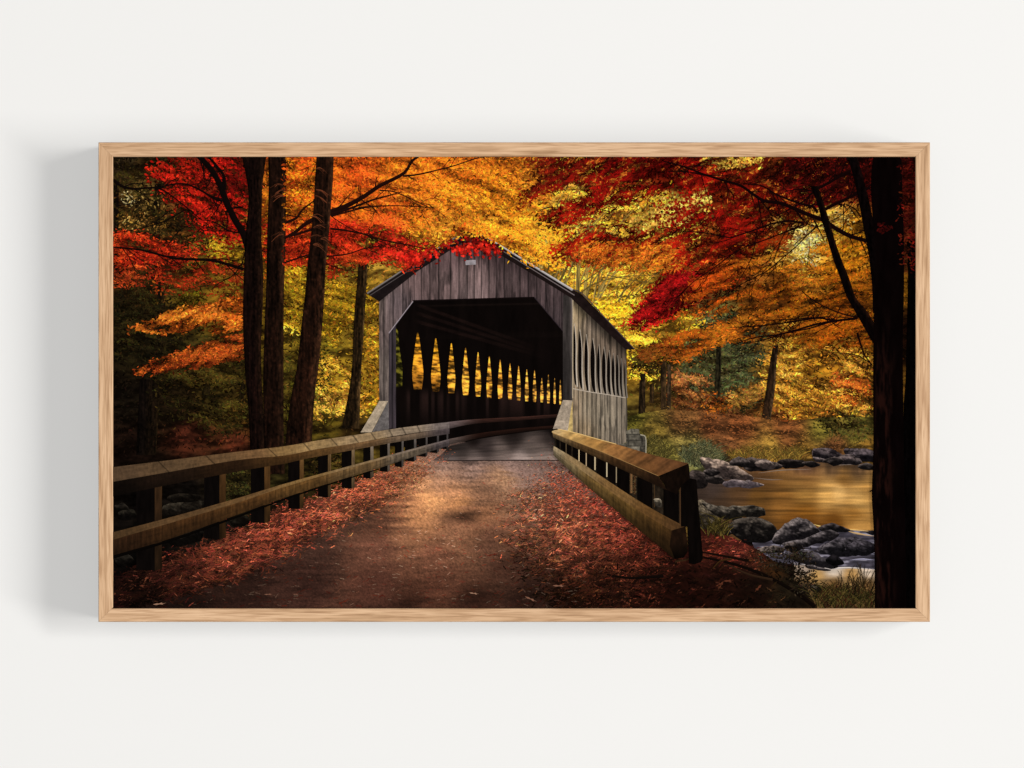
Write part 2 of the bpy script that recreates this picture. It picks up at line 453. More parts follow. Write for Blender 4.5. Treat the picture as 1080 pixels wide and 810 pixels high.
# ------------------------------------------------------------------ woodland backdrop
BG = Field([
 (125,170,'#2a2012'),(160,175,'#33240f'),(150,205,'#5a4420'),(165,232,'#5a3f18'),(138,240,'#4a3413'),(200,200,'#5a1a0e'),(230,180,'#641a10'),
 (120,270,'#4d1a0d'),(180,265,'#4e2410'),(215,265,'#6b5018'),(240,270,'#80601a'),(150,300,'#2c1f0c'),(200,310,'#4a3a12'),(235,320,'#6a4c14'),
 (130,340,'#171208'),(160,370,'#1a150a'),(210,370,'#332a10'),(240,390,'#403412'),(140,420,'#120d08'),(180,430,'#1c140a'),(230,430,'#30260e'),
 (250,440,'#38290e'),(200,460,'#3a1a10'),(250,465,'#4a2214'),(140,470,'#150c08'),
 (316,200,'#c07018'),(310,250,'#a83c10'),(318,290,'#a8801e'),(310,340,'#7a6018'),(310,400,'#4e4014'),(308,450,'#3a3012'),
 (365,180,'#c8581a'),(370,240,'#b84018'),(365,280,'#7a6020'),(350,300,'#a88024'),(360,340,'#8a6a1c'),(345,360,'#6a5818'),(375,345,'#6a5018'),
 (355,400,'#8a6a1c'),(365,425,'#6a501a'),(350,440,'#453810'),(388,400,'#7a5a18'),(390,430,'#5a4814'),(365,450,'#2a1c0c'),(335,450,'#4a3c12'),
 (420,180,'#c8641a'),(460,190,'#d06e1c'),(500,190,'#c86818'),(420,230,'#c0641c'),(400,250,'#907020'),(430,240,'#a0761f'),(470,225,'#d08424'),
 (500,220,'#d08428'),(400,270,'#907028'),(370,290,'#6a5018'),
 (540,180,'#a05416'),(560,200,'#b87428'),(560,240,'#c87e20'),(540,240,'#d08020'),(590,200,'#b08030'),(600,260,'#a88028'),(590,290,'#b0882a'),
 (640,290,'#b89228'),(620,310,'#c09624'),(650,330,'#a08424'),(665,345,'#c89c28'),(680,380,'#a87a20'),
 (650,200,'#7a200e'),(700,180,'#500c06'),(640,250,'#b88c30'),(680,230,'#c09834'),(715,235,'#c09434'),
 (750,200,'#6a200a'),(770,260,'#70200a'),(800,200,'#4c1408'),(850,185,'#300a06'),(850,228,'#a87020'),(858,262,'#f0cc60'),(848,252,'#e8c468'),(870,235,'#d8a040'),
 (845,285,'#d09028'),(880,280,'#b87418'),(900,250,'#b07418'),(830,300,'#5e2c0a'),(900,320,'#5a2e0a'),(870,330,'#5e340c'),
 (740,300,'#5e200a'),(760,330,'#6a6430'),(745,345,'#625c38'),(720,350,'#b88c24'),(790,330,'#6a380e'),
 (700,370,'#6a4a1c'),(710,400,'#4c3e1a'),(740,390,'#444224'),(780,390,'#4a4828'),(770,420,'#544824'),(800,400,'#8a6020'),(830,390,'#a06e1c'),
 (860,400,'#a06c1c'),(890,390,'#905e18'),(910,410,'#6a4816'),(850,430,'#8a601c'),(900,440,'#4a421c'),
 (670,450,'#4a4018'),(690,450,'#5a421c'),(730,450,'#663218'),(780,450,'#682e16'),(830,450,'#683216'),(870,460,'#5a3416'),(910,468,'#5a421a'),
 (690,475,'#524a20'),(720,470,'#605226'),(740,480,'#52502c'),(780,470,'#683618'),(820,475,'#5c481e'),(850,480,'#5c441a'),
 (150,520,'#0d0a08'),(200,520,'#14100d'),(250,510,'#2a2410'),(150,580,'#0a0807'),(230,560,'#15120f'),(290,500,'#2c2610'),(330,490,'#3a3012'),(370,480,'#4a3c16'),
 (958,170,'#2a0907'),(958,200,'#340b07'),(958,235,'#3a120a'),(958,275,'#4a2410'),(955,300,'#8a5a14'),(960,350,'#1a0c06'),(915,190,'#3a0a06'),(912,165,'#2a0705'),(300,540,'#1c160e'),(140,620,'#0a0706'),(500,560,'#181010'),(800,600,'#181010')], soft=8, power=1.9)

def bgcol(x, y):
    c = BG(x + (fbm(x / 18, y / 14, 301, 3) - .5) * 26, y + (fbm(x / 18, y / 14, 311, 3) - .5) * 20)
    n = aniso(x, y, -.12, 16, 5, 320, 5); m = fbm(x / 3.0, y / 2.2, 331, 3)
    l = np.clip(0.40 + 1.05 * smooth(.25, .8, n) + .42 * (m - .5), .05, 2)[:, None]
    c = c * l ** np.where(l < 1, np.array([[1.0, 1.14, 1.25]]), 1.0)
    return np.clip(c, 0, 1)
wood = empty('autumn_woodland', root)
piece('woodland_backdrop', [(XL, YT), (XR, YT), (XR, YB), (XL, YB)], bgcol, wood)

# the leafy texture of the far woods
FULLUP = [(117, 163), (968, 163), (968, 445), (870, 452), (800, 440), (700, 440), (660, 400), (400, 440), (330, 462), (250, 470), (117, 480)]
foliage('foliage', FULLUP, 15000, 2.5, BG, wood, 401, ang=-.1, spread=.55, aspect=.5, sx=22, sy=5, lo=.45, hi=1.75, cut=.30)

# ------------------------------------------------------------------ distant trees
def trunk_col(base, rim, seed, dark=.55, rimside=1, speck=.12):
    base = hexc(base); rim = hexc(rim)
    def f(u, v, x, y):
        n = fbm(v * 9 + y * .02, y / 16, seed, 4); m = fbm(x / 1.6, y / 2.6, seed + 9, 3)
        e = smooth(.55, 1, v) if rimside > 0 else smooth(.45, 0, v)
        c = base[None] * (dark + 1.0 * n)[:, None]
        c = c * (1 - e[:, None] * .8) + (rim[None] * (.5 + n)[:, None]) * (e[:, None] * .8)
        rg = aniso(x, y, math.pi / 2, 20, 1.7, seed + 15, 3)
        c = c * (1 + 1.5 * (m - .5) + 1.6 * (rg - .5))[:, None] + speck * (smooth(.72, .85, m) * .6)[:, None] * rim[None] * 3
        sh = smooth(0, .14, v) * .35 + .65
        return np.clip(c * (sh if rimside > 0 else 1)[:, None] if rimside > 0 else c, 0, 1)
    return f

def tree(name, A, Bp, base, rim, seed, sm=5, rimside=1, label=None, dark=.55):
    t = empty(name, root)
    if label: t['label'] = label
    strip('trunk', A, Bp, trunk_col(base, rim, seed, dark, rimside), t, sm)
    return t

far_trees = [
 ([(165,165),(160,240),(166,320),(160,380),(152,480)], [(173,165),(168,240),(174,320),(170,380),(164,480)], '#120c07', '#1a1209'),
 ([(119,190),(119,300)], [(125,190),(124,300)], '#0e0906', '#140d08'),
 ([(145,200),(144,236)], [(150,200),(149,236)], '#2e2210', '#4a3618'),
 ([(216,388),(212,420)], [(222,388),(221,420)], '#151007', '#1c150a'),
 ([(255,400),(249,432)], [(259,400),(256,432)], '#181108', '#20170a'),
 ([(147,400),(143,480)], [(158,400),(155,480)], '#0c0806', '#150e08'),
 ([(675,392),(673,446)], [(680,392),(679,446)], '#241a10', '#33261a'),
 ([(698,380),(699,435)], [(705,380),(704,435)], '#2a1e12', '#3c2c18'),
 ([(703,360),(702,435)], [(708,360),(707,435)], '#2c2214', '#3c2e1a'),
 ([(686,405),(685,425)], [(690,405),(690,425)], '#2e2012', '#3c2e1a'),
 ([(778,362),(779,420)], [(782,362),(782,420)], '#3a3420', '#4a4228'),
 ([(571,213),(570,270)], [(577,213),(577,270)], '#6a5a2c', '#7a6838'),
 ([(609,190),(606,260)], [(613,190),(611,260)], '#8a6c34', '#94763a'),
]
for k, (A, Bp, b0, r0) in enumerate(far_trees):
    tree('distant_tree', A, Bp, b0, r0, 500 + k * 3, 3)
# foliage of the distant trees, in groups of one kind
def crown(tname, poly, n, size, pal, seed, label=None, **k):
    t = empty(tname, root)
    if label: t['label'] = label
    foliage('crown', poly, n, size, pal, t, seed, **k)
    return t

crown('yellow_tree', [(560,165),(620,168),(700,205),(735,220),(735,260),(700,262),(672,345),(690,360),(672,392),(664,395),(668,366),(612,306),(545,255),(540,215)],
      5200, 2.6, ['#8a6420','#c8922a','#e8ac30','#f4bc44','#e09826'], 611, ang=-.2, sx=26, sy=5, lo=.5, hi=1.62, cut=.36, aspect=.55)
# thin bare stems in the yellow wood behind the roof
rr = np.random.default_rng(55); rb = Ribbons()
for k in range(40):
    x = rr.uniform(560, 645); y = (256 + (x - 506) * .59 + 6) if x < 606 else (315 + (x - 606) * .93 + 4) ; ln = rr.uniform(60, 125); a = -math.pi / 2 + rr.uniform(-.05, .75)
    rb.add([(x, y), (x + math.cos(a) * ln * .5 - 2, y + math.sin(a) * ln * .5), (x + math.cos(a + .12) * ln, y + math.sin(a + .12) * ln)], rr.uniform(1.2, 2.8), .5,
           hexc('#86703a') * rr.uniform(.6, 1.15), 5)
for p, w0 in [([(600,320),(625,300),(655,292),(690,290)],1.6),([(640,290),(672,296),(690,298)],1.2),([(655,334),(658,320),(665,308),(668,305)],2.2),([(648,332),(652,318),(650,306)],2.4),
              ([(576,292),(582,262),(592,235),(600,205)],4.0),([(640,356),(662,346),(680,334)],1.4),([(612,300),(640,280),(672,258)],1.4),([(588,300),(602,276),(630,262)],1.3)]:
    rb.add(p, w0, .6, hexc('#5e4c22'), 6)
st = empty('bare_sapling', root); rb.make('stem', st)
crown('yellow_tree', [(620,318),(700,330),(750,342),(735,362),(700,372),(676,398),(664,392),(668,366)], 2100, 2.6,
      ['#c8921e','#f0b428','#ffc83a','#f4bc30'], 612, ang=.02, sx=30, sy=5, lo=.5, hi=1.6, cut=.42, aspect=.5)
crown('yellow_tree', [(661,382),(695,381),(702,389),(680,394),(661,393)], 380, 2.3, ['#e0a820','#ffd040'], 613, ang=.05, sx=20, sy=5, cut=.2, hi=1.6)

crown('conifer_tree', [(735,345),(770,330),(800,345),(808,390),(800,425),(770,432),(735,425),(715,400),(722,368)], 2600, 2.6,
      ['#2c2e1a','#44462a','#565834','#4c4a26'], 614, ang=.06, sx=22, sy=6, lo=.5, hi=1.35, cut=.40, feather=7)
crown('conifer_tree', [(672,372),(706,366),(722,376),(706,392),(668,390)], 600, 2.4, ['#33290f','#4c3a18','#5e4a20'], 615, ang=.05, cut=.35)
crown('orange_tree', [(706,392),(735,400),(758,415),(752,432),(722,436),(706,430)], 900, 2.4, ['#6a3c1c','#9a6030','#b47a3e'], 616, ang=.1, sx=18, sy=5, cut=.42)
crown('orange_tree', [(770,415),(812,405),(812,432),(778,438)], 600, 2.3, ['#7a5422','#a4762e','#b88c3e'], 617, ang=.05, sx=18, sy=5, cut=.42)
crown('golden_tree', [(815,330),(850,345),(921,335),(921,352),(905,372),(921,380),(921,440),(890,430),(905,442),(870,436),(852,449),(832,438),(812,425),(806,395),(815,370)],
      3900, 2.7, ['#7a4e18','#b87c24','#dca034','#ecb448','#c08428'], 618, ang=.16, sx=30, sy=5, lo=.40, hi=1.36, cut=.40, aspect=.5)
crown('orange_tree', [(880,395),(915,402),(915,425),(890,424)], 420, 2.3, ['#6a3410','#b85a1c','#d8702a'], 619, ang=.1, cut=.4)
crown('yellow_tree', [(299,262),(335,287),(376,300),(399,318),(399,332),(372,338),(358,352),(352,364),(340,352),(299,345)], 2600, 2.6,
      ['#7a5c12','#b0841c','#dca828','#ecba40'], 620, ang=.32, sx=30, sy=5, lo=.45, hi=1.5, cut=.36, aspect=.5)
crown('yellow_tree', [(335,376),(352,382),(370,400),(384,424),(378,440),(362,430),(348,436),(322,440)], 1300, 2.6,
      ['#6a5014','#a87c1e','#d8a030','#e8b040'], 621, ang=.42, sx=20, sy=6, lo=.42, hi=1.35, cut=.36)
crown('yellow_tree', [(386,330),(400,330),(400,430),(388,436),(382,400)], 500, 2.4, ['#6a5014','#b0801e','#d89a28'], 622, ang=.1, sx=16, sy=5, cut=.4)
crown('green_tree', [(299,345),(350,365),(348,445),(300,460)], 450, 2.5, ['#30280e','#4e4214','#6a561a'], 623, ang=.3, cut=.42)
crown('green_tree', [(172,388),(256,382),(258,448),(235,450),(190,425),(165,405)], 1500, 2.6, ['#211b0b','#352b10','#483a14'], 624, ang=.35, sx=30, sy=6, lo=.4, hi=1.4, cut=.4, feather=10)
crown('green_tree', [(119,305),(172,318),(200,345),(175,372),(119,360)], 900, 2.6, ['#141008','#241d0c','#332a10'], 625, ang=.2, cut=.4, feather=10)
crown('green_tree', [(119,165),(200,165),(190,205),(225,260),(150,255),(119,245)], 1300, 2.4, ['#1c150a','#33280f','#4a3c16'], 626, ang=.1, cut=.4, feather=10)
crown('yellow_tree', [(188,314),(214,312),(214,321),(192,323)], 160, 2.3, ['#6a5a12','#a08c22'], 627, ang=0, cut=.2)
crown('yellow_tree', [(222,252),(256,252),(256,282),(228,280)], 420, 2.4, ['#7a5c14','#b08a1e','#c89a28'], 628, ang=.1, cut=.38)
crown('yellow_tree', [(280,200),(335,168),(335,262),(281,300)], 1300, 2.5, ['#a03010','#d0701a','#e09820','#c8481a'], 629, ang=.15, cut=.36)

for k_, (A, Bp, b0, r0) in enumerate([([(676,394),(675,446)],[(681,394),(680.5,446)],'#241a10','#33261a'),([(697,382),(697,436)],[(703,382),(703,436)],'#2a1e12','#3c2c18'),([(704,384),(704,432)],[(708,384),(708,432)],'#32261a','#42321e'),
        ([(571,213),(570,262)],[(577,213),(577,262)],'#7a6430','#8a743c'),([(568,300),(566,284),(570,262)],[(574,300),(573,284),(576,262)],'#6e5a2c','#7c6838')]):
    tree('distant_tree', A, Bp, b0, r0, 560 + k_ * 3, 3)
# glints of low sun through the far wood on the left and right
rs = np.random.default_rng(77)
def glints(poly, n, cols, size, seed, name='sky_gap'):
    x, y = scatter(poly, n, np.random.default_rng(seed), 4)
    c = np.array([hexc(h) for h in cols])[rs.integers(0, len(cols), n)] * rs.uniform(.45, 1.0, (n, 1))
    leaf_mesh(name, x, y, rs.uniform(.5, 1.3, n) * size, rs.uniform(0, 6, n), .8, c, wood)
glints([(125,198),(170,198),(170,222),(135,225)], 60, ['#8a6a30','#c09a50','#a07a38'], 1.5, 3)
glints([(128,205),(140,205),(140,214),(128,214)], 30, ['#e0c070','#f4dc98'], 1.6, 4)
glints([(132,230),(146,230),(146,238),(134,238)], 26, ['#e0a848','#f8d070'], 1.7, 5)
glints([(124,228),(170,232),(165,242),(125,240)], 70, ['#8a5a20','#b8803a'], 1.5, 6)
glints([(842,240),(872,245),(866,272),(840,282),(838,262)], 230, ['#fff0b0','#fae094','#f0c860'], 2.0, 7)
glints([(826,275),(852,262),(860,292),(838,300)], 160, ['#e8b440','#f0c050'], 2.0, 8)
glints([(870,225),(900,222),(895,240),(872,242)], 90, ['#e8c060','#f4d880','#d8a040'], 1.8, 9)
glints([(826,200),(850,198),(852,212),(830,214)], 70, ['#c89a40','#e0b858'], 1.7, 10)

# mid-distance trunks
tree('background_tree', [(378,262),(377,290),(373,340),(370,398),(360,452)], [(388,262),(387,290),(384,340),(380.5,398),(379,452)], '#1c130a', '#3e2e1a', 520, label='brown trunk left of the bridge eave')
tree('background_tree', zc(640,330,.2618,[(442,85),(440,200),(432,350),(412,490)]), zc(640,330,.2618,[(464,85),(462,200),(458,350),(462,490)]), '#1e1a10', '#30291a', 523, label='straight dark trunk on the far bank')
tree('background_tree', zc(640,330,.2618,[(672,130),(655,220),(640,330),(610,515)]), zc(640,330,.2618,[(692,130),(684,220),(676,330),(645,525)]), '#20150d', '#4a3826', 526, label='leaning trunk on the far bank')
crown('orange_tree', [(745,425),(765,418),(768,432),(748,436)], 130, 2.2, ['#a85a1c','#d08030'], 640, cut=.2)

# ------------------------------------------------------------------ far bank: ground, grass
bank = empty('river_bank', root)
GR = Field([(664,440,'#4a4418'),(672,468,'#5a5424'),(690,455,'#5e4c20'),(700,478,'#5c5424'),(725,470,'#6e6030'),(740,482,'#5e6038'),(720,445,'#5c3c20'),(750,450,'#64391f'),
            (780,452,'#683a1e'),(830,452,'#6a3e20'),(870,455,'#5e5420'),(905,455,'#4e4a1c'),(880,468,'#5e3a20'),(915,470,'#6a4c1e'),(765,470,'#623c22'),(790,480,'#6a4a22'),(815,472,'#8a6a2c'),
            (845,480,'#7e5c24'),(830,466,'#663e20'),(760,490,'#3e3420'),(850,492,'#40301a')], 7, 1.9)
def grcol(x, y):
    c = GR(x, y) * (.45 + .75 * aniso(x, y, .25, 14, 4, 340, 4) + .7 * fbm(x / 2.2, y / 1.6, 350, 3))[:, None]
    c = c * (.55 + .75 * smooth(.3, .7, fbm(x / 16, y / 5, 356, 3)))[:, None]
    return np.clip(c * .9, 0, 1)
piece('ground', [(658,440),(700,432),(760,435),(830,445),(870,440),(925,440),(925,492),(850,490),(800,494),(730,500),(690,495),(655,480)], grcol, bank)
x, y = scatter([(660,440),(720,430),(790,436),(870,448),(921,448),(921,474),(850,482),(780,470),(720,484),(664,474)], 2600, np.random.default_rng(9), 3)
c = GR(x, y) * np.random.default_rng(10).uniform(.5, 1.55, (len(x), 1))
leaf_mesh('fallen_leaves', x, y, np.random.default_rng(11).uniform(.8, 1.9, len(x)), np.random.default_rng(12).normal(.1, .5, len(x)), .55, np.clip(c, 0, 1), bank)

def shrub(name, poly, n, pal, seed, hgt=(5, 14), lean=.4, w=.9, label=None):
    rng = np.random.default_rng(seed); r = Ribbons()
    x, y = scatter(poly, n, rng, 2); pal = [hexc(h) for h in pal]
    for a, b in sorted(zip(x, y), key=lambda q: q[1]):
        h = rng.uniform(*hgt); d = rng.normal(0, lean)
        r.add([(a, b), (a + d * h * .4, b - h * .6), (a + d * h, b - h)], w, .35, pal[rng.integers(0, len(pal))] * rng.uniform(.55, 1.25), 3)
    t = empty(name, root)
    if label: t['label'] = label
    r.make('blades', t); return t
shrub('grass_tuft', [(718,478),(742,470),(760,478),(762,488),(735,492),(722,488)], 900, ['#44482e','#5c5e40','#504e30','#6a6240','#363826'], 41, (3, 8), .8, label='grey green bush on the far bank')
shrub('grass_tuft', [(768,480),(800,474),(815,478),(848,476),(846,490),(800,484),(772,488)], 900, ['#6a5424','#8a6c2c','#6a4a20','#56481c'], 42, (2, 6), .8)
shrub('grass_tuft', [(662,462),(690,462),(712,478),(700,486),(680,480)], 600, ['#4e4420','#665a2c','#423c1c'], 43, (2, 6), .8)
crown('bush', [(862,442),(900,445),(918,450),(918,462),(880,456)], 420, 2.2, ['#26240f','#3c3818','#54481e'], 642, ang=.25, cut=.3)

# ------------------------------------------------------------------ stream
WT = Field([(738,520,'#3c302a'),(752,512,'#463a36'),(775,500,'#5e4a3e'),(800,498,'#64462a'),(850,492,'#5a4030'),(880,490,'#54402f'),(905,493,'#5a4430'),(885,519,'#f0c274'),
            (872,522,'#e0ae5c'),(905,526,'#dcae60'),(915,515,'#c09048'),(850,520,'#a87c38'),(850,510,'#8a6230'),(890,507,'#94682e'),(800,525,'#6a481e'),(825,530,'#885c26'),(850,540,'#805218'),
            (900,543,'#986828'),(880,550,'#6e4312'),(905,556,'#c09048'),(850,552,'#6a3e10'),(760,535,'#463426'),(800,545,'#5e3e1a'),(838,551,'#7a4c18'),(780,520,'#5a4028'),(750,502,'#4c3e36')], 6, 1.8)
def watercol(x, y):
    n = fbm(x / 55 + .15 * np.sin(y / 6), y / 2.6, 360, 3); m = fbm(x / 22, y / 1.2, 366, 2)
    c = WT(x, y + (fbm(x / 50, y / 6, 371, 2) - .5) * 5) * (.60 + .62 * n + .24 * (m - .5) + .04)[:, None]
    far = smooth(504, 495, y)
    c *= (1 + far * .5 * (fbm(x / 3.2, y / 30, 375, 3) - .5))[:, None]
    c = c * .88 + c.mean(1, keepdims=True) * np.array([[1.1, .98, .9]]) * .12
    return np.clip(c * np.array([[1.0, .955, .90]]), 0, 1)
stream = empty('stream', root)
piece('water', [(728,508),(770,496),(800,489),(860,487),(925,489),(925,570),(728,570)], watercol, stream)
LP_ = Field([(850,600,'#a89484'),(880,602,'#c8b8a8'),(915,603,'#c8b4a0'),(860,608,'#b08850'),(900,608,'#a8804c'),(880,616,'#7a5830'),(915,618,'#7a5a34'),(850,618,'#5e462a'),
             (870,628,'#5c4424'),(910,630,'#5a4426'),(890,640,'#3a2c18')], 5, 1.8)
def lowcol(x, y):
    return np.clip(LP_(x, y) * (.62 + .75 * fbm(x / 40, y / 2.2, 380, 3))[:, None], 0, 1)
piece('pool', [(838,592),(880,596),(925,598),(925,645),(838,645)], lowcol, stream)
def foamcol(x, y):
    n = fbm(x / 14, y / 2, 385, 3)
    return np.clip(hexc('#47424c')[None] * (.3 + 1.25 * n)[:, None] + (smooth(.58, .74, n) * .24)[:, None], 0, 1)
piece('rapids', [(790,562),(850,556),(925,560),(925,601),(870,598),(840,596),(800,590)], foamcol, stream)
rbf = Ribbons()
for p, w0, h in [([(852,597),(872,600),(896,599),(924,601)],2.6,'#d8ccc4'),([(905,585),(915,584),(924,585)],1.6,'#a8a4b8'),([(896,591),(910,590),(924,591)],2.4,'#9894a8'),([(908,579),(924,578)],1.4,'#8a8698'),
                 ([(858,553),(868,556),(878,557)],2.2,'#f0c878'),([(876,557),(900,559),(924,561)],1.6,'#e0b870'),([(893,560),(905,563),(924,566)],2.4,'#c8a470'),
                 ([(800,499),(825,496),(856,495)],1.2,'#8a7868'),([(795,504),(812,506),(826,506)],1.4,'#7c6a5c'),([(760,508),(785,508),(804,511)],2.4,'#807680'),
                 ([(880,491),(900,490),(924,491)],1.0,'#8a7a70'),([(815,580),(822,582),(826,586)],1.8,'#c8a888'),([(836,594),(850,596),(864,597)],1.6,'#b0a4a0')]:
    rbf = Ribbons(); q_ = catmull(p, 6); h_ = len(q_) // 2
    rbf.add(q_[:h_ + 1], .2, w0 * .8, hexc(h) * .88, 1); rbf.add(q_[h_:], w0 * .8, .2, hexc(h) * .88, 1); rbf.make('foam', stream)

# ------------------------------------------------------------------ rocks
def rock(poly, light, darkc, seed, tilt=.35, sm=4, label=None, f=.2611, o=(684, 480)):
    poly = closed_smooth(zc(o[0], o[1], f, poly), sm)
    poly = poly + np.stack([fbm(poly[:, 0] / 5, poly[:, 1] / 5, seed + 41, 2) - .5, fbm(poly[:, 0] / 5, poly[:, 1] / 5, seed + 45, 2) - .5], 1) * (3.6 if np.ptp(poly[:, 0]) > 20 else 1.6)
    lo_ = poly.min(0); hi_ = poly.max(0); lt = np.clip(hexc(light) * 1.12 * np.array([1.06, 1, .89]), 0, .8); dk = hexc(darkc) * .75 * np.array([1.06, 1, .9])
    def col(x, y):
        # height of the outline above and below each column gives the rounded form
        top = np.full(len(x), 1e9); bot = np.full(len(x), -1e9); a = poly[-1]
        for b in poly:
            if a[0] != b[0]:
                m = ((x >= min(a[0], b[0])) & (x <= max(a[0], b[0])))
                yy = a[1] + (x - a[0]) / (b[0] - a[0]) * (b[1] - a[1])
                top = np.where(m, np.minimum(top, yy), top); bot = np.where(m, np.maximum(bot, yy), bot)
            a = b
        h = np.clip((y - top) / np.maximum(bot - top, 1), 0, 1); hx = (x - lo_[0]) / max(hi_[0] - lo_[0], 1)
        n = fbm(x / 9 + y / 16, y / 4 - x / 26, seed, 4); m = fbm(x / 2.0, y / 1.5, seed + 7, 3)
        fc = np.abs(aniso(x, y, .35, 11, 4.5, seed + 31, 3) - .5) * 2
        t = smooth(.80, -.05, h + (n - .5) * 1.3 + tilt * (hx - .5) + (.35 - fc) * .55) ** 1.3
        c = dk[None] * (1 - t[:, None]) + lt[None] * t[:, None]
        crack = smooth(.035, .0, np.abs(fbm(x / 12 + 3, y / 7, seed + 20, 3) - .5))
        c = c * (1 + 1.1 * (m - .5) + .5 * (n - .5))[:, None] * (1 - .55 * crack)[:, None]
        return np.clip(c, 0, 1)
    return piece('boulder', poly, col, root, step=.8, label=label)
Z2 = dict(f=.2618, o=(640, 330))
rock([(835,552),(900,545),(965,585),(900,606),(842,592)], '#57505a', '#17141a', 700, **Z2)
rock([(955,552),(1020,545),(1085,560),(1085,602),(1030,600),(975,580)], '#544e5a', '#16141a', 701, **Z2)
rock([(885,592),(930,578),(990,572),(1035,604),(960,612),(900,608)], '#625a62', '#1c191e', 702, **Z2)
rock([(835,580),(890,592),(880,603),(842,600)], '#78707a', '#2c272c', 703, **Z2)
rock([(690,595),(735,588),(792,598),(792,620),(735,626),(690,610)], '#3e383a', '#0e0c0d', 704, **Z2)
rock([(548,600),(580,582),(640,592),(690,605),(715,622),(650,636),(580,640),(552,622)], '#5e565a', '#171416', 705, **Z2)
rock([(600,602),(650,596),(680,618),(660,632),(610,624)], '#8a8084', '#3a3336', 706, **Z2)
rock([(208,12),(260,14),(320,28),(370,55),(428,96),(395,106),(330,98),(275,84),(235,62)], '#988a88', '#3c3436', 707, tilt=.1, label='pale smooth slab at the water')
rock([(165,68),(225,72),(240,125),(195,138),(165,130)], '#4c4548', '#1c1819', 708)
rock([(226,66),(265,72),(315,104),(290,118),(235,112)], '#5a5458', '#1a1718', 709)
rock([(300,112),(350,102),(420,108),(468,122),(410,132),(320,130)], '#8c8490', '#4a4450', 710, tilt=.0)
rock([(200,182),(240,200),(292,268),(270,310),(205,300)], '#6c655c', '#2a2622', 711)
rock([(215,188),(300,207),(380,202),(455,210),(476,240),(430,258),(380,252),(330,266),(265,240)], '#5e5a58', '#1a1817', 712)
rock([(318,290),(365,258),(420,252),(480,262),(518,308),(490,348),(400,350),(340,325)], '#4c4848', '#121011', 713)
rock([(440,382),(490,366),(552,380),(530,397),(455,397)], '#787074', '#1e1b1d', 714)
rock([(688,292),(740,276),(800,292),(812,310),(720,312)], '#47424a', '#100f12', 715)
rock([(680,385),(740,345),(820,330),(900,350),(918,372),(905,400),(850,404),(790,412),(720,404)], '#4c4a58', '#141319', 716)
rock([(500,345),(540,290),(590,258),(640,258),(692,302),(660,332),(590,350),(530,365)], '#6c6872', '#17151a', 717, label='rounded grey boulder in front of the pool')
rock([(540,362),(620,340),(720,302),(772,318),(740,345),(660,365),(600,380)], '#5c5964', '#18161b', 718)
rock([(700,378),(745,352),(795,362),(790,392),(735,400)], '#5a5866', '#17161c', 719)
rock([(800,372),(850,345),(905,362),(912,392),(850,400)], '#464452', '#121117', 720)
rock([(560,400),(640,385),(720,420),(768,448),(720,458),(620,440)], '#4a4854', '#18171c', 721)
rock([(718,420),(752,402),(792,436),(765,448),(728,440)], '#1c1a20', '#09090b', 722)
rock([(640,445),(690,452),(740,462),(700,468),(645,462)], '#6a6670', '#2a282e', 723)
rock([(655,525),(700,528),(722,545),(690,560),(660,545)], '#4a4640', '#1a1816', 724)
rock([(880,312),(912,305),(915,322),(890,320)], '#3c3a44', '#141318', 725)

for k_, p_ in enumerate([[(770,486),(782,482),(792,487),(786,492),(772,491)],[(742,497),(752,494),(760,499),(750,503)],[(846,489),(856,486),(866,490),(856,493)],[(868,487),(880,482),(890,486),(882,491)],
                        [(752,560),(764,556),(772,562),(762,568)],[(826,577),(838,572),(848,578),(838,583)],[(905,492),(914,488),(922,491),(922,495),(910,495)]]):
    rock(p_, '#565055', '#121012', 770 + k_, f=1.0, o=(0, 0))
# ------------------------------------------------------------------ covered bridge
bridge = empty('covered_bridge', root)
bridge['label'] = 'weathered grey covered bridge of vertical boards'
def planks(width, seed, base, var=.28, seam=.55, x0=0.0, streak=1.0, edge=1.0):
    def f(x, y, u=None):
        q = (x if u is None else u) / width + x0
        wv = (vnoise(q * .5, q * 0, seed) - .5) * .8; q = q + wv
        i = np.floor(q); fr = q - i
        r = vnoise(i * 7.31, i * 3.17, seed + 3)
        s = fbm(q * 5.0, y / 26, seed + 5, 4); t = fbm(q * 14, y / 9, seed + 13, 3)
        l = (1 - var) + 2 * var * r + streak * (.75 * (s - .5) + .45 * (t - .5))
        d = np.minimum(fr, 1 - fr) * width
        l = l * (1 - seam * smooth(edge, .1, d))
        blot = smooth(.60, .74, fbm(q * 1.6, y / 22, seed + 21, 3))
        return np.clip(base(x, y) * (l * (1 - .28 * blot))[:, None], 0, 1)
    return f
GB = Field([(395,320,'#6a5f5e'),(405,400,'#5c5554'),(405,440,'#524c4c'),(420,320,'#655a60'),(440,300,'#665659'),(470,270,'#5a4a4e'),(470,300,'#66575a'),(497,262,'#46383c'),(500,290,'#6c5d60'),
            (497,310,'#746569'),(540,300,'#5c4e52'),(530,270,'#46393d'),(570,300,'#4e4246'),(560,280,'#3a2f33'),(590,330,'#4c4247'),(598,380,'#453d42'),(598,320,'#40363a'),(580,315,'#584b50'),(598,415,'#3e383d')], 8, 1.7)
